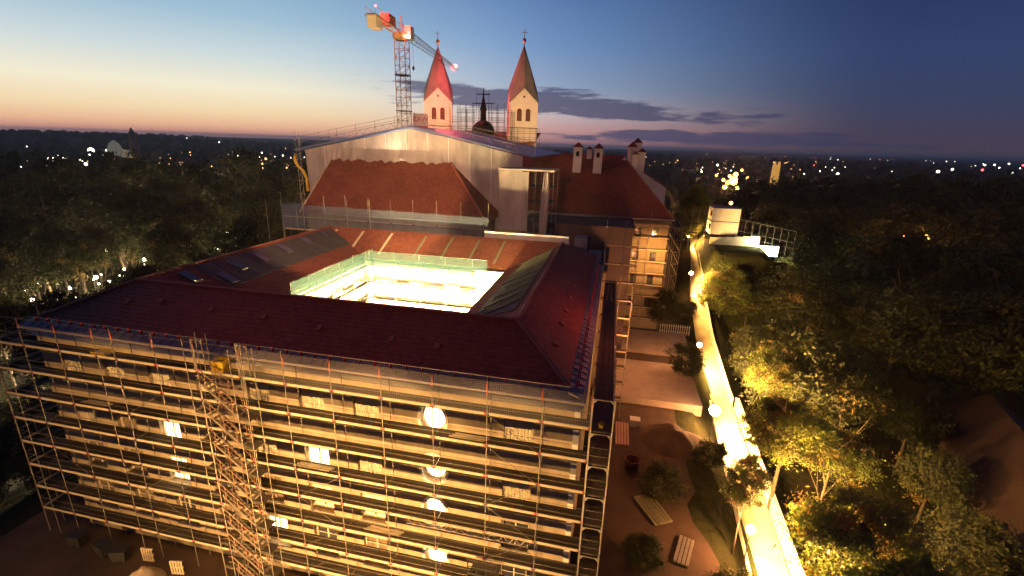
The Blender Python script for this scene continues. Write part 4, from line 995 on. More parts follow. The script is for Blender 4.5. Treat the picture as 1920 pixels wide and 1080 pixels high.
# yellow crate on the top deck
Yc = thing('yellow_crate', (-22.9,22.05,16.22), 'yellow plastic crate with a dark opening on the top deck by the stair head', 'crate')
b = MB(); b.box(-.42,.42,-.32,.32,0,.08); b.box(-.42,-.36,-.32,.32,.08,.78); b.box(.36,.42,-.32,.32,.08,.78); b.box(-.36,.36,-.32,-.27,.08,.78); b.box(-.36,.36,.27,.32,.08,.78); lpart('body', b, YEL, Yc)
b = MB(); b.box(-.46,.46,-.36,-.31,.7,.78); b.box(-.46,.46,.31,.36,.7,.78); lpart('rim', b, YEL, Yc)
b = MB(); b.box(-.36,.36,-.26,.26,.55,.6); lpart('contents', b, GROUND, Yc)
bk = thing('yellow_bucket', (.42,21.9,16.2), 'small yellow bucket on the top landing of the corner frames', 'bucket'); b = MB(); b.lathe((0,0,0), [(.01,0),(.13,0),(.17,.3),(.15,.3),(.12,.02)], 12); lpart('shell', b, YEL, bk, True); b = MB(); b.bar((-.16,0,.3),(0,0,.44),.01,4); b.bar((.16,0,.3),(0,0,.44),.01,4); lpart('handle', b, DARKM, bk)
tb_ = thing('tool_tray', (-32.2,22.1,16.22), 'shallow yellow tool tray lying on the top deck, third bay from the left', 'tray'); b = MB(); b.box(-.6,.6,-.3,.3,0,.05); lpart('base', b, TOE, tb_); b = MB(); b.box(-.6,.6,-.33,-.3,0,.2); b.box(-.6,.6,.3,.33,0,.2); lpart('rim', b, YEL, tb_)
for k, (x, z, L_, lb) in enumerate([(-17.2,10.2,2.6,'loose boards lying on the deck above the lit window near the stair tower'),(-6.9,14.2,2.2,'loose boards lying on the second deck from the top near the right corner'),(-33.8,12.2,2.4,'loose boards lying on the third deck from the top near the left corner'),(-12.6,6.2,2.5,'loose boards lying on a low deck left of the third oval window')]):
    r = thing('board_pile', (x,22.1,z+.013), lb, 'boards')
    for q in range(3): b = MB(); b.box(-L_/2+q*.15,L_/2+q*.1-.1,-.2+.13*q,-.09+.13*q,0,.05+.02*q); lpart('plank', b, TOE, r)
# barrier frame at the bottom centre
BF = thing('barrier_frame', (-6.3,20.1,0), 'dark railing frame of the entrance ramp at the foot of the scaffold', 'railing')
for x in (0,.55,1.1,1.7): b = MB(); b.bar((x,0,0),(x,0,7.7),.035,5); lpart('post', b, DARKM, BF)
for z in (7.6,7.1,6.6): b = MB(); b.bar((0,0,z),(1.7,0,z),.03,5); lpart('rail', b, DARKM, BF)
b = MB(); b.box(0,1.7,.05,1.3,6.2,6.26); lpart('platform', b, DECK, BF)

# ------------------------------------------------------------------ path lamps
def lamp(name, x, y, z, h, power, label, r=.22, col_=SODIUM):
    L_ = thing(name, (x,y,z), label, 'street lamp', 'lamps along the path')
    b = MB(); b.bar((0,0,-.5),(0,0,h-.3),.06,8,.04); lpart('pole', b, DARKM, L_)
    b = MB(); b.lathe((0,0,h-.3), [(.05,-.1),(.16,0),(.12,.06)], 10); lpart('collar', b, DARKM, L_)
    b = MB(); b.lathe((0,0,h-.2+r), [(.02,-r),(r*.7,-r*.7),(r,0),(r*.7,r*.7),(.01,r)], 14); lpart('lamp_globe', b, LAMPG, L_, True)
    light('SPOT', (x+r+.35, y-.2, z+h), power, col_, (x+r+4, y-.5, z+h-.5), .25, 172, .3, 'path_lamp')
    light('POINT', (x, y-r-.35, z+h+.2), power*.07, (1.0,.42,.13), size=.25, name='path_lamp')
lamp('street_lamp', 13.4, 51, -1.9, 3.4, 95000, 'brightest path lamp, standing where the thick parapet begins', .62)
lamp('street_lamp', 12.6, 32.5, -2.9, 5.2, 75000, 'path lamp nearest the bottom of the view, half hidden by a small tree', .35)
lamp('street_lamp', 13.9, 66.5, -1.3, 4.6, 42000, 'path lamp beside the far terrace slab', .36)
lamp('street_lamp', 15.7, 92, 2.9, 4.6, 38000, 'path lamp in front of the cream flank scaffold, below the topmost lamp', .36)
lamp('street_lamp', 14.9, 82, 1.2, 4.9, 4000, 'small dim path lamp just below the third bright one', .22)
lamp('street_lamp', 17.4, 112, 8.2, 3.0, 14000, 'path lamp at the top end of the path by the yellow tree', .32)
for x_, y_, lb in ((23.0,104,'left'),(25.6,104,'middle'),(27.8,104,'right')):
    lamp('garden_lamp', x_, y_, 7.8 if x_ < 24 else 7.4, 2.4, 900, 'small round lamp on the bank below the cabins, %s of three' % lb, .28)
# extra light spill under the near lamps: shop-front like glare panel of the bright canopy up the hill
CN = thing('lit_canopy', (32,107,8), 'blazing white sign panel on the bank right of the path lamps', 'light panel')
b = MB(); b.box(29.6,34.6,106.0,106.2,9.2,11.3); part('panel', b, mat('panel_glow', (1,1,.8), .5, emit=(1.0,.93,.62), estr=6), CN)
b = MB(); b.bar((29.8,106.1,5),(29.8,106.1,9.2),.08,6); b.bar((34.4,106.1,3),(34.4,106.1,9.2),.08,6); part('post', b, DARKM, CN)
light('POINT', (32.5,103.5,10.5), 4000, (1.0,.95,.55), size=.5, name='panel_spill')

# ------------------------------------------------------------------ site cabins on their terrace
RW = thing('terrace_wall', (25,104.6,10), 'pale retaining wall under the stacked white site cabins', 'wall')
for k in range(6):
    x0 = 20.6+k*1.6; b = MB(); b.box(x0,x0+1.57,104.4,104.8,8,12.7+.15*k); part('wall_section', b, WALLM, RW)
light('POINT', (29.3,102.6,12.6), 1500, (1.0,.85,.5), size=.3, name='wall_lamp')
for k, lb in ((0,'lower of two stacked white site cabins'),(1,'upper of two stacked white site cabins')):
    z0 = 13.05+k*2.85; Cb = thing('site_cabin', (23.2,108,z0), lb, 'site cabin')
    b = MB(); b.box(-2.6,2.8,-2.4,2.4,.05,2.75); lpart('body', b, WHITEP, Cb)
    b = MB(); b.box(-2.7,2.9,-2.5,2.5,2.752,2.84); lpart('roof', b, mat('cabin_roof', (.20,.17,.20), .7), Cb)
    b = MB(); b.box(-2.66,-2.6,-1.6,-.2,1.0,2.1); lpart('window', b, GLASSD, Cb)
    b = MB(); b.box(-2.68,2.88,-2.44,-2.402,0,.12); lpart('base_frame', b, DARKM, Cb)
S18 = scaffold('cabin_stair_scaffold', (16.8,106.5,11), 0, [0,1.5,3.0], [13,15,17], 1.2, 18.8, 'small scaffold stair on the left end of the stacked cabins', zbase=9, rails=2, toe=False, coup=False)
FB = thing('footbridge', (26.5,106,12.8), 'lattice footbridge with posts running out from the stacked cabins', 'footbridge')
b = MB()
for z in (13.0,14.2,16.6): b.bar((26,106,z),(38,108,z-2.2),.04,5)
part('chord', b, TUBE, FB)
for k in range(9): x = 26+k*1.5; b = MB(); b.bar((x,106+k*.25,13.0-.2*k-2),(x,106+k*.25,16.4-.25*k),.035,4); part('post', b, TUBE, FB)

# ------------------------------------------------------------------ vegetation
def crown_mesh(name, seed, mats, nclump, nleaf, ls, droop=.0, flat=1.0, mixp=(1,0,0), spread=.24):
    rnd = random.Random(seed); b = MB()
    cl = []
    while len(cl) < nclump:
        d = Vector((rnd.gauss(0,1), rnd.gauss(0,1), rnd.gauss(0,1))).normalized()
        r_ = rnd.uniform(.45,1)**.6; r_ *= 1+.28*noise.noise(d*1.6+Vector((seed,0,0)))
        p = d*r_; p.z *= flat
        if p.z < -.75: continue
        cl.append((p, rnd.uniform(.5,1.25), rnd.random()))
    for p, s_, cm in cl:
        mi = 0 if cm < mixp[0] else (1 if cm < mixp[0]+mixp[1] else 2)
        b.cur = min(mi, len(mats)-1)
        for _ in range(nleaf):
            o_ = Vector((rnd.gauss(0,1), rnd.gauss(0,1), rnd.gauss(0,.62)))*spread*.55*s_
            q = p+o_; q.z -= droop*o_.length
            n_ = (q*.9+Vector((rnd.gauss(0,.7), rnd.gauss(0,.7), rnd.gauss(.35,.6)))).normalized()
            a = n_.orthogonal().normalized(); c_ = n_.cross(a); th_ = rnd.uniform(0,6.28); l_ = ls*rnd.uniform(.6,1.35)
            u = (a*math.cos(th_)+c_*math.sin(th_))*l_; v_ = (c_*math.cos(th_)-a*math.sin(th_))*l_*.5
            b.quad(q-u, q-v_*.9+n_*l_*.12, q+u, q+v_*.9+n_*l_*.12)
    return b.mesh(name, mats)
def trunk_mesh(name, seed):
    rnd = random.Random(seed); b = MB()
    b.bar((0,0,-1.6),(.02,.01,-.5),.055,8,.038); b.bar((.02,.01,-.5),(0,.03,.35),.038,7,.015)
    for k in range(9):
        a = k*2.4+rnd.random(); z = -.75+.12*k; r_ = rnd.uniform(.45,.75)
        p = Vector((math.cos(a)*r_*.45, math.sin(a)*r_*.45, z+.22)); b.bar((0.01,0.01,z), p, .02, 5, .012); b.bar(p, (math.cos(a+.2)*r_, math.sin(a+.2)*r_, z+.6), .012, 5, .004)
        b.bar(p, (math.cos(a-.5)*r_*.9, math.sin(a-.5)*r_*.9, z+.45), .009, 4, .003)
    return b.mesh(name, BARK, True)
CR = [crown_mesh('crown_far_%s' % 'ab'[i], 20+i, [LEAFD, LEAF], 60, 60, .075, mixp=(.6,.4,0), spread=.30) for i in range(2)]
CM = [crown_mesh('crown_mid_%s' % 'abc'[i], 30+i, [LEAFD, LEAF, LEAFO], 110, 95, .050, mixp=(.60,.37,.03), spread=.26) for i in range(3)]
CN_ = [crown_mesh('crown_near_%s' % 'ab'[i], 40+i, [LEAF, LEAFY, LEAFO], 150, 130, .036, droop=.2, mixp=(.35,.5,.15), spread=.22) for i in range(2)]
CY_ = crown_mesh('crown_feathery', 50, [LEAFY, LEAF, LEAFO], 95, 180, .040, droop=.35, flat=.9, mixp=(.62,.2,.18), spread=.26)
TRK = [trunk_mesh('trunk_%s' % 'ab'[i], 60+i) for i in range(2)]
def tree(x, y, top, r, kind, label, group=None, name='broadleaf_tree', flat=1.0, cat='tree', base=None):
    rz = random.uniform(0,6.28); h = r*flat
    cz = top-h; bz_ = tz(x, y)-.2 if base is None else base
    T_ = thing(name, (x,y,bz_), label, cat, group)
    inst('crown', kind, T_, (0,0,cz-bz_), (r,r*random.uniform(.9,1.1),h), (0,0,rz))
    hh = max(.8, (cz-bz_)/1.6); inst('trunk', random.choice(TRK), T_, (0,0,cz-bz_), (min(r,hh*1.2),min(r,hh*1.2),hh), (0,0,rz))
    return T_
LEFT=[(-70.9,37.2,11.4,2.2),(-71.8,40.8,10.0,2.3),(-61.9,38.7,11.8,4.5),(-54.3,37.3,14.4,4.8),(-109.2,58.6,8.9,5.4),(-71.6,55.6,10.7,3.4),(-68.3,59.6,10.6,4.4),(-57.8,56.2,13.8,5.9),(-120.8,66.5,13.6,6.0),(-119.5,72.4,14.3,6.9),(-104.3,68.3,12.2,4.4),(-96.9,69.3,12.7,3.3),(-78.5,68.7,14.9,3.7),(-67.1,74.4,15.5,5.1),(-60.3,77.5,15.1,6.0),(-175.3,98.3,13.4,7.8),(-157.9,98.8,15.4,7.5),(-132.7,90.6,17.7,7.7),(-115.9,89.1,18.7,6.8),(-110.8,93.4,16.9,7.4),(-101.4,94.1,16.3,6.9),(-81.9,94.9,18.4,4.0),(-227.6,130.4,19.6,9.7),(-209.2,129.7,15.6,8.3),(-188.2,129.1,21.0,8.3),(-170.3,130.0,17.5,7.7),(-149.7,126.5,21.1,8.3),(-129.6,124.6,22.1,10.2),(-118.8,128.8,15.6,5.6),(-106.2,132.9,19.4,9.0),(-337.2,194.5,20.1,11.2),(-298.1,191.9,19.9,10.9),(-266.7,190.3,17.2,10.5),(-242.4,195.1,21.5,11.4),(-221.6,195.5,16.9,10.5),(-189.6,185.5,18.6,11.4),(-164.2,186.0,24.6,10.4),(-148.9,195.1,20.2,9.2)]
GLINT=[(-177.4,186.0,-14),(-171.5,188.3,-14),(-157.2,158.3,-14),(-165.2,134.2,-14),(-136.7,112.5,-14),(-158.9,122.0,-14),(-158.1,111.9,-14),(-151.9,90.5,-14),(-140.7,87.2,-14),(-140.0,78.1,-14),(-189.8,143.3,-14),(-153.9,101.2,-14)]
RIGHT=[(78.1,295.1,15.8,13.4),(98.9,302.8,17.2,13.4),(118.3,297.0,17.8,12.6),(139.8,302.7,18.2,11.9),(154.4,295.3,22.0,12.3),(178.1,301.1,20.2,10.7),(195.0,300.2,21.7,10.2),(212.1,295.9,20.2,12.2),(54.3,218.1,15.2,10.1),(70.6,216.0,15.1,9.7),(89.1,220.1,16.1,10.8),(104.7,215.7,17.9,12.3),(121.6,223.4,18.8,10.7),(138.2,223.7,19.3,9.9),(147.8,218.4,19.3,11.1),(58.4,155.1,14.7,9.4),(73.8,162.2,15.7,10.0),(84.6,163.5,17.2,9.6),(97.2,161.3,14.9,10.5),(110.1,164.1,18.2,9.9),(50.3,121.7,12.9,9.8),(57.7,114.4,14.2,9.7),(66.8,114.3,14.1,7.9),(75.2,114.8,14.2,10.1),(84.8,116.5,15.2,9.3),(43.6,92.4,7.5,6.8),(49.2,86.0,10.0,6.4),(59.6,91.3,7.8,8.2),(63.5,84.6,10.3,7.7),(36.0,72.4,2.0,5.0)]
ORD = ['first','second','third','fourth','fifth','sixth','seventh','eighth','ninth','tenth','eleventh','twelfth']
def rowlabels(L, bands):
    out = {}
    for lo, hi, nm in bands:
        for k, t_ in enumerate(sorted([q for q in L if lo <= q[1] < hi], key=lambda q: q[0]/q[1])): out[t_] = (ORD[k], nm)
    return out
RL = rowlabels(LEFT, [(0,48,'row nearest the quadrangle roof'),(48,64,'second row behind the roof'),(64,84,'third row behind the roof'),(84,110,'fourth row of the wood'),(110,160,'fifth row of the wood'),(160,400,'rearmost row before the town')])
for q in LEFT:
    x, y, t_, r_ = q; tree(x, y, t_, r_*1.08, random.choice(CM if y < 100 else CR), 'dark tree, %s from the left in the %s' % RL[q], 'trees of the left slope', flat=1.15)
RL = rowlabels(RIGHT, [(0,60,'nearest row of the park'),(60,76,'second park row by the dim house'),(76,100,'third park row'),(100,135,'fourth park row'),(135,190,'fifth park row'),(190,260,'sixth park row'),(260,400,'rearmost park row before the plain')])
for q in RIGHT:
    x, y, t_, r_ = q; tree(x, y, t_, r_*1.05, random.choice(CM if y < 130 else CR), 'dark tree, %s from the path in the %s' % RL[q], 'trees of the dark park')
tree(-50.5,60,20.5,4.6,CM[0],'narrow tree lit yellowish between the wood and the scaffold corner', flat=1.5)
tree(-48.8,74,27.5,5.0,CM[1],'tall dark tree hugging the left edge of the white wrapping', flat=1.4)
tree(21.4,90,10.6,4.4,CN_[0],'yellow lit tree right of the second highest path lamp', flat=1.15)
tree(25.6,60.5,10.0,6.6,CM[2],'large round dim crown in the middle of the right bank')
tree(20.4,57,8.2,2.6,CN_[1],'small bright yellow tree on the path side of the big round crown', flat=1.3)
tree(17.4,42.0,9.4,3.6,CY_,'feathery yellow green tree over the brightest stretch of path', flat=.85)
tree(21.2,41.0,7.6,3.0,CY_,'feathery tree with orange leaves right of the brightest stretch', flat=.8)
tree(17.6,29.5,9.4,3.5,CY_,'yellow green maple crown at the bottom right of the path', flat=.95)
tree(19.8,26.5,7.4,3.2,CN_[1],'dimmer maple at the lower edge right of the path', flat=1.0)
tree(33.5,90,10.6,5.8,CM[0],'reddish brown lit crown behind the big round tree')
tree(46.5,150,16.5,8.5,CR[0],'greenish crown beyond the footbridge')
tree(42,121,14.8,7.0,CM[1],'dark green crown right of the white panel')
tree(51,128,16.5,8.0,CM[2],'broad dark crown on the slope beyond the footbridge')
tree(18.2,118,22.5,3.4,CN_[0],'tall yellow lit tree at the end of the flank scaffold', flat=1.9)
tree(20.6,127,22.0,3.2,CN_[1],'second tall yellow lit tree behind the first at the top of the path', flat=1.7)
tree(16.2,111,15.2,2.0,CN_[1],'small glowing bush tree over the topmost path lamp', flat=1.2)
tree(11.9,33.2,8.4,1.7,CN_[0],'small thin tree hanging over the path at the bottom lamp', flat=1.25)
tree(9.8,79.5,7.5,2.6,CM[0],'dark shrub tree in front of the flank scaffold foot', flat=1.2)
tree(11.6,62,5.2,2.2,CM[1],'dim shrub tree left of the second lamp', flat=1.0)
tree(36.5,104.5,9.6,2.4,CN_[0],'bush lit green by the white panel', flat=.8, name='lit_bush', cat='bush')
for x, y, z, r_, lb in ((6.8,38,2.2,1.9,'dark shrub on the earth below the mound'),(10.6,27,2.4,2.2,'shrub beside the kerb wall near the bottom of the view'),(12.0,44.5,1.6,1.7,'shrub between mound and the brightest lamp'),(4.6,30,1.6,1.4,'low dark bush at the foot of the side scaffold'),(14.6,84,4.2,1.6,'bush crowding the path above the second lamp'),(-24.4,19.4,1.0,1.2,'weedy bush under the last stair flight')):
    tree(x, y, z+r_*.2, r_, CM[2], lb, name='shrub', cat='shrub', flat=.8)
for k, (x, y, top, r_) in enumerate([(-49,27,3.6,2.6),(-53,31,4.5,3.2),(-56,24,1.5,3.2),(-60,32,.5,3.6),(-64,27,-3,3.6),(-67,38,-1,4.0),(-74,33,-5,4.2),(-79,41,-6,4.4)]):
    tree(x, y, top, r_, CM[k%3], 'low dark tree on the bank left of the scaffold corner, %s from the yard' % ORD[k], 'bank trees', flat=.9)
for k, (x, y, top, r_) in enumerate([(24.5,97,8.6,2.4),(28,100,8.8,2.6),(26.5,91,5.5,2.8),(31,95,6.0,2.8),(34.5,99,7.4,2.6),(29.5,86,2.5,3.2),(24.5,80,2.2,3.0),(23,72,1.2,2.8),(29,76,.5,3.6)]):
    tree(x, y, top, r_, CM[k%3], 'bushy little tree on the bank below the cabins, %s counting downhill' % ORD[k], 'bushes below the cabins', flat=.85)
for k, (x, y, top, r_) in enumerate([(41,58,-3.5,3.6),(38.5,47,-3.8,3.4),(46,72,-3,4.0)]):
    tree(x, y, top, r_, CM[k%3], 'low tree in front of the dim red roofed house, %s along its wall' % ORD[k], 'trees by the dim house', flat=1.0)
# far woods: one uncountable mass of crowns
rnd = random.Random(77); b = MB()
def blob(c_, r_):
    i = len(b.v); n = 7
    for j, (rr, zz) in enumerate(((.95,-.3),(1.0,.15),(.72,.62),(.25,.95))):
        for k in range(n):
            a = 2*math.pi*(k+.5*j)/n; q_ = rr*r_*rnd.uniform(.8,1.15); b.v.append((c_[0]+q_*math.cos(a), c_[1]+q_*math.sin(a), c_[2]+zz*r_*rnd.uniform(.85,1.1)))
    for j in range(3):
        for k in range(n): l = (k+1)%n; b.f.append((i+j*n+k,i+j*n+l,i+(j+1)*n+l,i+(j+1)*n+k)); b.m.append(0)
    b.f.append(tuple(i+3*n+k for k in range(n))); b.m.append(0)
for _ in range(5200):
    a = R(rnd.uniform(-66,42)); u = rnd.random(); d = 230*(3600/230)**u
    x, y = d*math.sin(a), d*math.cos(a); dens = noise.noise(Vector((x/d*9, math.log(d)*3.2, 5)))
    lft = a < R(-8)
    if d < 1300 and dens < (-.05 if lft else .02): continue
    if not lft and d > 2200 and dens < .1: continue
    r_ = rnd.uniform(5,9)*(1+d/1500)
    if r_ > 16: r_ = 16
    h_ = tz(x, y)+r_*.45
    if not lft: h_ = min(h_, 20-r_)
    blob((x, y, h_), r_)
single('forest', b, mat('far_foliage', (.020,.028,.012), .95, (.035,.042,.016), .05), 'far woods spreading to the horizon', kind='stuff', smooth=True)

# ------------------------------------------------------------------ town
HM = []
for i in range(4):
    rnd = random.Random(i); w_, d_, h_ = rnd.uniform(5,8), rnd.uniform(4,5.5), rnd.uniform(5,7.5); rh = d_*.75
    wb = MB(); wb.box(-w_,w_,-d_,d_,0,h_); wb.prism([(-w_,-d_,h_),(-w_,d_,h_),(-w_,0,h_+rh)], (.2,0,0)); wb.prism([(w_,-d_,h_),(w_,d_,h_),(w_,0,h_+rh)], (-.2,0,0))
    rb_ = MB(); rb_.prism([(-w_-.4,-d_-.5,h_-.3),(w_+.4,-d_-.5,h_-.3),(w_+.4,0,h_+rh),(-w_-.4,0,h_+rh)], (0,0,.25)); rb_.prism([(-w_-.4,d_+.5,h_-.3),(w_+.4,d_+.5,h_-.3),(w_+.4,0,h_+rh),(-w_-.4,0,h_+rh)], (0,0,.25))
    win = MB()
    for zf in (1.2,3.9):
        for k in range(4):
            if rnd.random() < .6: x = -w_+1+k*(2*w_-2)/3.3; win.box(x,x+1.1,-d_-.06,-d_-.01,zf,zf+1.4)
    HM.append((wb.mesh('house_wall', HOUSEW), rb_.mesh('house_roof', HOUSER), win.mesh('house_window', mat('town_window', (.8,.6,.3), emit=(1,.62,.25), estr=.8))))
def house(x, y, rz=0, sc=1.0, label='small dim town house with a gabled roof among trees', group='town houses', k=None):
    wm, rm, wi = HM[random.randrange(4) if k is None else k]; r = thing('town_house', (x,y,tz(x,y)), label, 'house', group, rz)
    inst('wall', wm, r, scale=(sc,)*3); inst('roof', rm, r, scale=(sc,)*3); inst('window', wi, r, scale=(sc,)*3)
rnd = random.Random(5)
for _ in range(46):
    a = R(rnd.uniform(-64,-26)); d = rnd.uniform(420,1100); house(d*math.sin(a), d*math.cos(a), rnd.uniform(-.6,.9), rnd.uniform(1,1.5))
for _ in range(40):
    a = R(rnd.uniform(-3,36)); d = rnd.uniform(650,1900); house(d*math.sin(a), d*math.cos(a), rnd.uniform(-.6,.9), rnd.uniform(1.1,1.8), 'small dim town house on the dark plain', 'houses on the plain')
LG = {}
def globe(m_, key):
    if key not in LG:
        b_ = MB(); b_.lathe((0,0,0), [(.01,-1),(.7,-.7),(1,0),(.7,.7),(.01,1)], 10); LG[key] = b_.mesh('lamp_globe', m_, True)
    return LG[key]
PM = MB(); PM.bar((0,0,0),(0,0,1),.12,5); PMm = PM.mesh('lamp_pole', DARKM)
def citylamp(x, y, h, r_, m_, key, label, group, z=None):
    z0 = tz(x, y) if z is None else z; L_ = thing('street_lamp', (x,y,z0), label, 'street lamp', group)
    inst('pole', PMm, L_, (0,0,0), (1,1,h)); inst('lamp_globe', globe(m_, key), L_, (0,0,h), (r_,)*3)
def bypx_az(az_, el, d, h):   # azimuth from the view heading, elevation below horizon -> a lamp standing on the ground near there
    a = R(az_-12.8); return d*math.sin(a), d*math.cos(a)
CITYO2 = mat('city_lamp_deep_orange', (1,.5,.1), .4, emit=(1.0,.36,.08), estr=5)
CITYR = mat('city_lamp_red', (1,.2,.2), .4, emit=(1.0,.12,.12), estr=4)
rnd = random.Random(9)
# left town: lamps in street rows
for (a0, a1, d0, d1, n, m_, key, rr) in ((-44,-41,700,900,9,CITYW,'w',1.2),(-43.5,-40,760,820,8,CITYW,'w',1.5),(-36,-33,640,760,6,CITYO,'o',1.0),(-30,-22,900,1100,12,CITYW,'w',1.1),(-27,-22.5,640,720,9,CITYO,'o',1.2),(-33,-29,560,600,5,CITYO,'o',.8),(-47,-24,500,1300,16,CITYO,'o',.7),(-48,-30,1200,1900,9,CITYW,'w',1.5)):
    for k in range(n):
        t_ = rnd.random(); x, y = bypx_az(a0+(a1-a0)*t_+rnd.gauss(0,.5), 0, (d0+(d1-d0)*t_)*rnd.uniform(.85,1.2), 8)
        citylamp(x, y, rnd.uniform(15,22), min(rr*1.25, rr*.34*(.5+rnd.paretovariate(1.6))), m_, key, 'tiny glowing street lamp in the town left of the wrapped building', 'lamps of the left town')
# plain to the right
for (a0, a1, d0, d1, n, m_, key, rr) in ((4,15,1500,1700,24,CITYW,'w',2.6),(5,12,1650,1700,14,CITYW,'w',3.4),(14,24,1500,1300,14,CITYO,'o',1.6),(22,26,900,1100,8,CITYW,'w',1.8),(26,33,1000,1500,8,CITYO,'o',1.6),(33,36,1150,1250,9,CITYW,'w',2.2),(33,48,3800,4600,16,CITYW,'w',4.2),(43,50,2600,3400,14,CITYW,'w',3.6),(5,45,2500,5200,14,CITYW,'w',2.2),(16,44,1100,2400,20,CITYO,'o',1.3),(38,46,1500,1700,6,CITYW,'w',2.6),(24,30,600,640,3,CITYO,'o',.7)):
    for k in range(n):
        t_ = rnd.random(); x, y = bypx_az(a0+(a1-a0)*t_+rnd.gauss(0,1), 0, (d0+(d1-d0)*t_)*rnd.uniform(.8,1.2), 8)
        red_ = rnd.random() < .07; citylamp(x, y, rnd.uniform(13,22), min(rr*1.2, rr*.24*(.4+rnd.paretovariate(1.3))), CITYR if red_ else m_, 'r' if red_ else key, 'tiny glowing lamp on the dark plain beyond the park', 'lamps of the plain')
# bright near ones
for x, y, z, r_, pw_, m_, key, lb in ((-143,150,-8,1.0,9000,CITYW,'w','bright white lamp seen through the trees beside the left wing roof'),
    (-134,151,-8.5,1.1,9000,CITYW,'w','second bright white lamp through the trees, just right of the first'),
    (-118,88,-15,.8,9000,CITYW,'w','warm lamp low behind the tree trunks at the left'),
    (-98,62,-16,.8,9000,CITYW,'w','street lamp at the far left behind the scaffold corner'),
    (-92,84,-16,.8,7000,CITYW,'w','street lamp hidden in the lower wood'),
    (82.5,145,7.4,.9,2600,CITYO2,'d','deep orange lamp in the middle of the dark park'),
    (78.0,146,7.2,.35,700,CITYO2,'d','small orange lamp beside the deep orange one'),
    (105,470,2,4.2,60000,CITYO2,'d','very large orange glow above the stacked cabins'),
    (92,440,-2,1.9,9000,CITYO2,'d','orange glow just left of the very large one'),
    (36,160,12.5,.6,1600,CITYO2,'d','orange lamp right above the stacked cabins'),
    (190,300,-10,.8,1500,CITYW,'w','faint white lamp glinting on a path in the dark park')):
    L_ = thing('street_lamp', (x,y,tz(x,y)), lb, 'street lamp'); h = z-tz(x,y)+2
    inst('pole', PMm, L_, (0,0,0), (1,1,max(2,h))); inst('lamp_globe', globe(m_, key), L_, (0,0,max(2,h)), (r_,)*3)
    light('POINT', (x, y-r_*1.05, tz(x,y)+max(2,h)), pw_*5, (1.0,.78,.45) if key == 'w' else (1.0,.42,.12), size=r_, name='street_light')
for k, (x, y, z, r_, m_, key) in enumerate([(97,455,3,2.1,CITYO2,'d'),(101,470,8,1.5,CITYO,'o'),(108,480,9,2.4,CITYO,'o'),(114,485,13,1.3,CITYO2,'d'),(90,440,6,1.5,CITYO2,'d'),(104,448,-1,1.8,CITYO,'o'),(86,452,9,1.1,CITYO2,'d'),(118,478,7,1.2,CITYO2,'d')]):
    L_ = thing('street_lamp', (x,y,tz(x,y)), 'orange lamp, %s of the dense cluster forming the great orange glow' % ORD[k], 'street lamp', 'great orange glow'); h = z-tz(x,y)
    inst('pole', PMm, L_, (0,0,0), (1,1,h)); inst('lamp_globe', globe(m_, key), L_, (0,0,h), (r_,)*3)
for k, (x, y, r_) in enumerate([(-1020,742,4),(-1008,738,3),(-990,745,5.5),(-978,735,3.5),(-965,742,3.2),(-948,745,5),(-938,736,3),(-925,748,2.6),(-900,700,3),(-770,640,3.2)]):
    L_ = thing('street_lamp', (x,y,tz(x,y)), 'lamp, %s from the left in the blazing cluster of the far left town' % ORD[k], 'street lamp', 'blazing cluster'); h = 10+(k%3)*3
    inst('pole', PMm, L_, (0,0,0), (1,1,h)); inst('lamp_globe', globe(CITYW if k%3 else CITYO, 'w' if k%3 else 'o'), L_, (0,0,h), (r_,)*3)
# lit street left of the scaffold
for k_, (x, y, z) in enumerate(GLINT):
    L_ = thing('street_lamp', (x,y,tz(x,y)), 'small globe added as an extra glint in the left wood', 'street lamp', 'lamps glinting through the wood')
    inst('pole', PMm, L_, (0,0,0), (1,1,z-tz(x,y))); inst('lamp_globe', globe(CITYW, 'w'), L_, (0,0,z-tz(x,y)), ((1.5 if k_ < 2 else .8)*max(.5,y/150),)*3)
    for q_ in range(4):  # small globes added round each lamp as extra glints
        a_ = random.uniform(0,6.28); xx, yy_ = x+9*math.cos(a_), y+7*math.sin(a_); L2 = thing('street_lamp', (xx,yy_,tz(xx,yy_)), 'small globe added as an extra glint in the left wood', 'street lamp', 'lamps glinting through the wood'); h_ = random.uniform(4,11)
        inst('pole', PMm, L2, (0,0,0), (1,1,h_)); inst('lamp_globe', globe(CITYW, 'w'), L2, (0,0,h_), (random.uniform(.25,.8),)*3)
    light('POINT', (x, y-2.2, z+.5), 7000, (1.0,.70,.32), size=1.0, name='street_light')
b = MB(); sp_ = [(-68,54),(-84,66),(-104,92),(-124,122),(-150,160),(-190,200)]
for (xa_, ya_), (xb_, yb_) in zip(sp_, sp_[1:]):
    for q_ in range(4):
        u0, u1 = q_/4, (q_+1)/4; p_ = [(xa_+(xb_-xa_)*u, ya_+(yb_-ya_)*u) for u in (u0, u1)]; w_ = 6.5
        b.quad((p_[0][0]-w_,p_[0][1],tz(p_[0][0]-w_,p_[0][1])+.35),(p_[0][0]+w_,p_[0][1],tz(p_[0][0]+w_,p_[0][1])+.35),(p_[1][0]+w_,p_[1][1],tz(p_[1][0]+w_,p_[1][1])+.35),(p_[1][0]-w_,p_[1][1],tz(p_[1][0]-w_,p_[1][1])+.35))
for x_, y_ in ((-74,60),(-92,76),(-112,105),(-136,140)): light('POINT', (x_,y_,tz(x_,y_)+5), 14000, (1.0,.72,.36), size=.5, name='street_light')
single('street', b, PATHM, kind='structure', label='lit pale street far below the left corner')
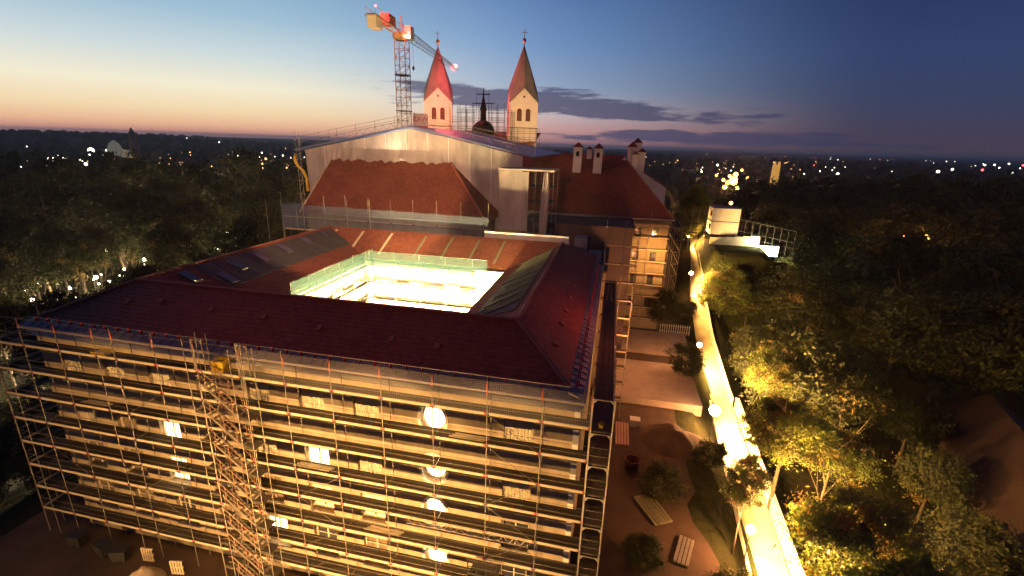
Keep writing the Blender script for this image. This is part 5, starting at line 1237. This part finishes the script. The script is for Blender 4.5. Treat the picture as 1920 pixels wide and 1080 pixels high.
# landmark church far left, pale gable house, yellow tower far right
CH = thing('town_church', (-800,640,-14), 'pale floodlit church gable with a dim tower at the far left', 'church')
b = MB(); b.box(-818,-786,640,660,-22,2); b.prism([(-818,640,2),(-786,640,2),(-793,640,12),(-802,640,17),(-811,640,12)], (0,2,0)); part('gable', b, mat('glowing_church_wall', (.6,.58,.48), emit=(.8,.75,.5), estr=.12), CH)  # floodlight put into the wall as emission, no lamp shines on it
b = MB(); b.box(-783,-774,650,660,-22,24); b.lathe((-778.5,655,24), [(6,0),(4,6),(.1,14)], 8); part('tower', b, HOUSEW, CH)
YT = thing('floodlit_tower', (190,640,-20), 'slim orange floodlit tower beside the great orange glow', 'tower')
b = MB(); b.box(186,193,640,647,-22,14); b.prism([(186,640,14),(188.5,640,14),(187,640,19)], (0,6,0)); b.prism([(190.5,640,14),(193,640,14),(192,640,19)], (0,6,0)); part('shaft', b, mat('orange_lit_render', (.6,.4,.2), emit=(1,.5,.1), estr=.5), YT)  # orange floodlight put into the shaft as its own glow
HL = thing('lit_hall', (15,1640,-20), 'long low hall with blazing windows behind the chimneys', 'hall')
b = MB(); b.box(-120,-10,1640,1680,-22,-10); b.box(10,95,1600,1650,-22,-9); part('wall', b, HOUSEW, HL)
for k in range(14):
    x = -116+k*7.4+(20 if k > 8 else 0); b = MB(); b.box(x,x+5.5,1598 if x > 5 else 1638,1599 if x > 5 else 1639,-19,-11); part('window', b, mat('hall_glow', (1,.9,.6), emit=(1,.88,.5), estr=3), HL)
# house under the right park
DH = thing('park_house', (58,72,-14), 'long dim house with a red roof and pale windowed wall at the lower right edge', 'house')
p0 = Vector((50.5,76.5,-8)); p1 = Vector((39.5,39,-8)); u = (p1-p0).normalized(); v_ = Vector((u.y,-u.x,0)); v_ = -v_ if v_.x < 0 else v_
b = MB(); L_ = (p1-p0).length; b.prism([p0+Vector((0,0,-6)), p1+Vector((0,0,-6)), p1, p0], v_*13); part('wall', b, mat('dim_house_wall', (.050,.042,.042), .9), DH)  # wall colour darkened to look out of the lamplight
n = 7
for k in range(n):
    a = p0+u*(L_*(k+.3)/n)-v_*.03; b = MB(); b.prism([a+Vector((0,0,-2.6)), a+u*1.4+Vector((0,0,-2.6)), a+u*1.4+Vector((0,0,-.7)), a+Vector((0,0,-.7))], -v_*.03); part('window', b, GLASSD, DH)
DARKR = tilemat('darkened_tiles', (.018,.008,.006), (.040,.014,.009))  # tiles darkened in colour to stand for dim light on this slope
slope('roof_slope', p0+v_*6.5-u+Vector((0,0,5)), p1+v_*6.5+u+Vector((0,0,5)), p0-v_*.6-u+Vector((0,0,-.1)), p1-v_*.6+u+Vector((0,0,-.1)), DH, DARKR)
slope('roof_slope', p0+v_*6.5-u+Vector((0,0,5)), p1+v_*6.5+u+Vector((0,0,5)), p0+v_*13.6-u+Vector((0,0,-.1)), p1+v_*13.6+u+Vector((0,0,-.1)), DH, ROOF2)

# thin evening haze round everything
HZ = bpy.data.materials.new('evening_haze'); HZ.use_nodes = True; t = HZ.node_tree; t.nodes.clear()
pv = N(t, 'ShaderNodeVolumePrincipled'); pv.inputs['Density'].default_value = 0.00008; pv.inputs['Color'].default_value = (.85,.85,.92,1); pv.inputs['Anisotropy'].default_value = .5
oo = N(t, 'ShaderNodeOutputMaterial'); t.links.new(pv.outputs[0], oo.inputs['Volume'])
b = MB(); b.box(-15500, 17500, -420, 28500, -24.5, 64); single('haze', b, HZ, kind='stuff', label='thin evening haze over town and plain')
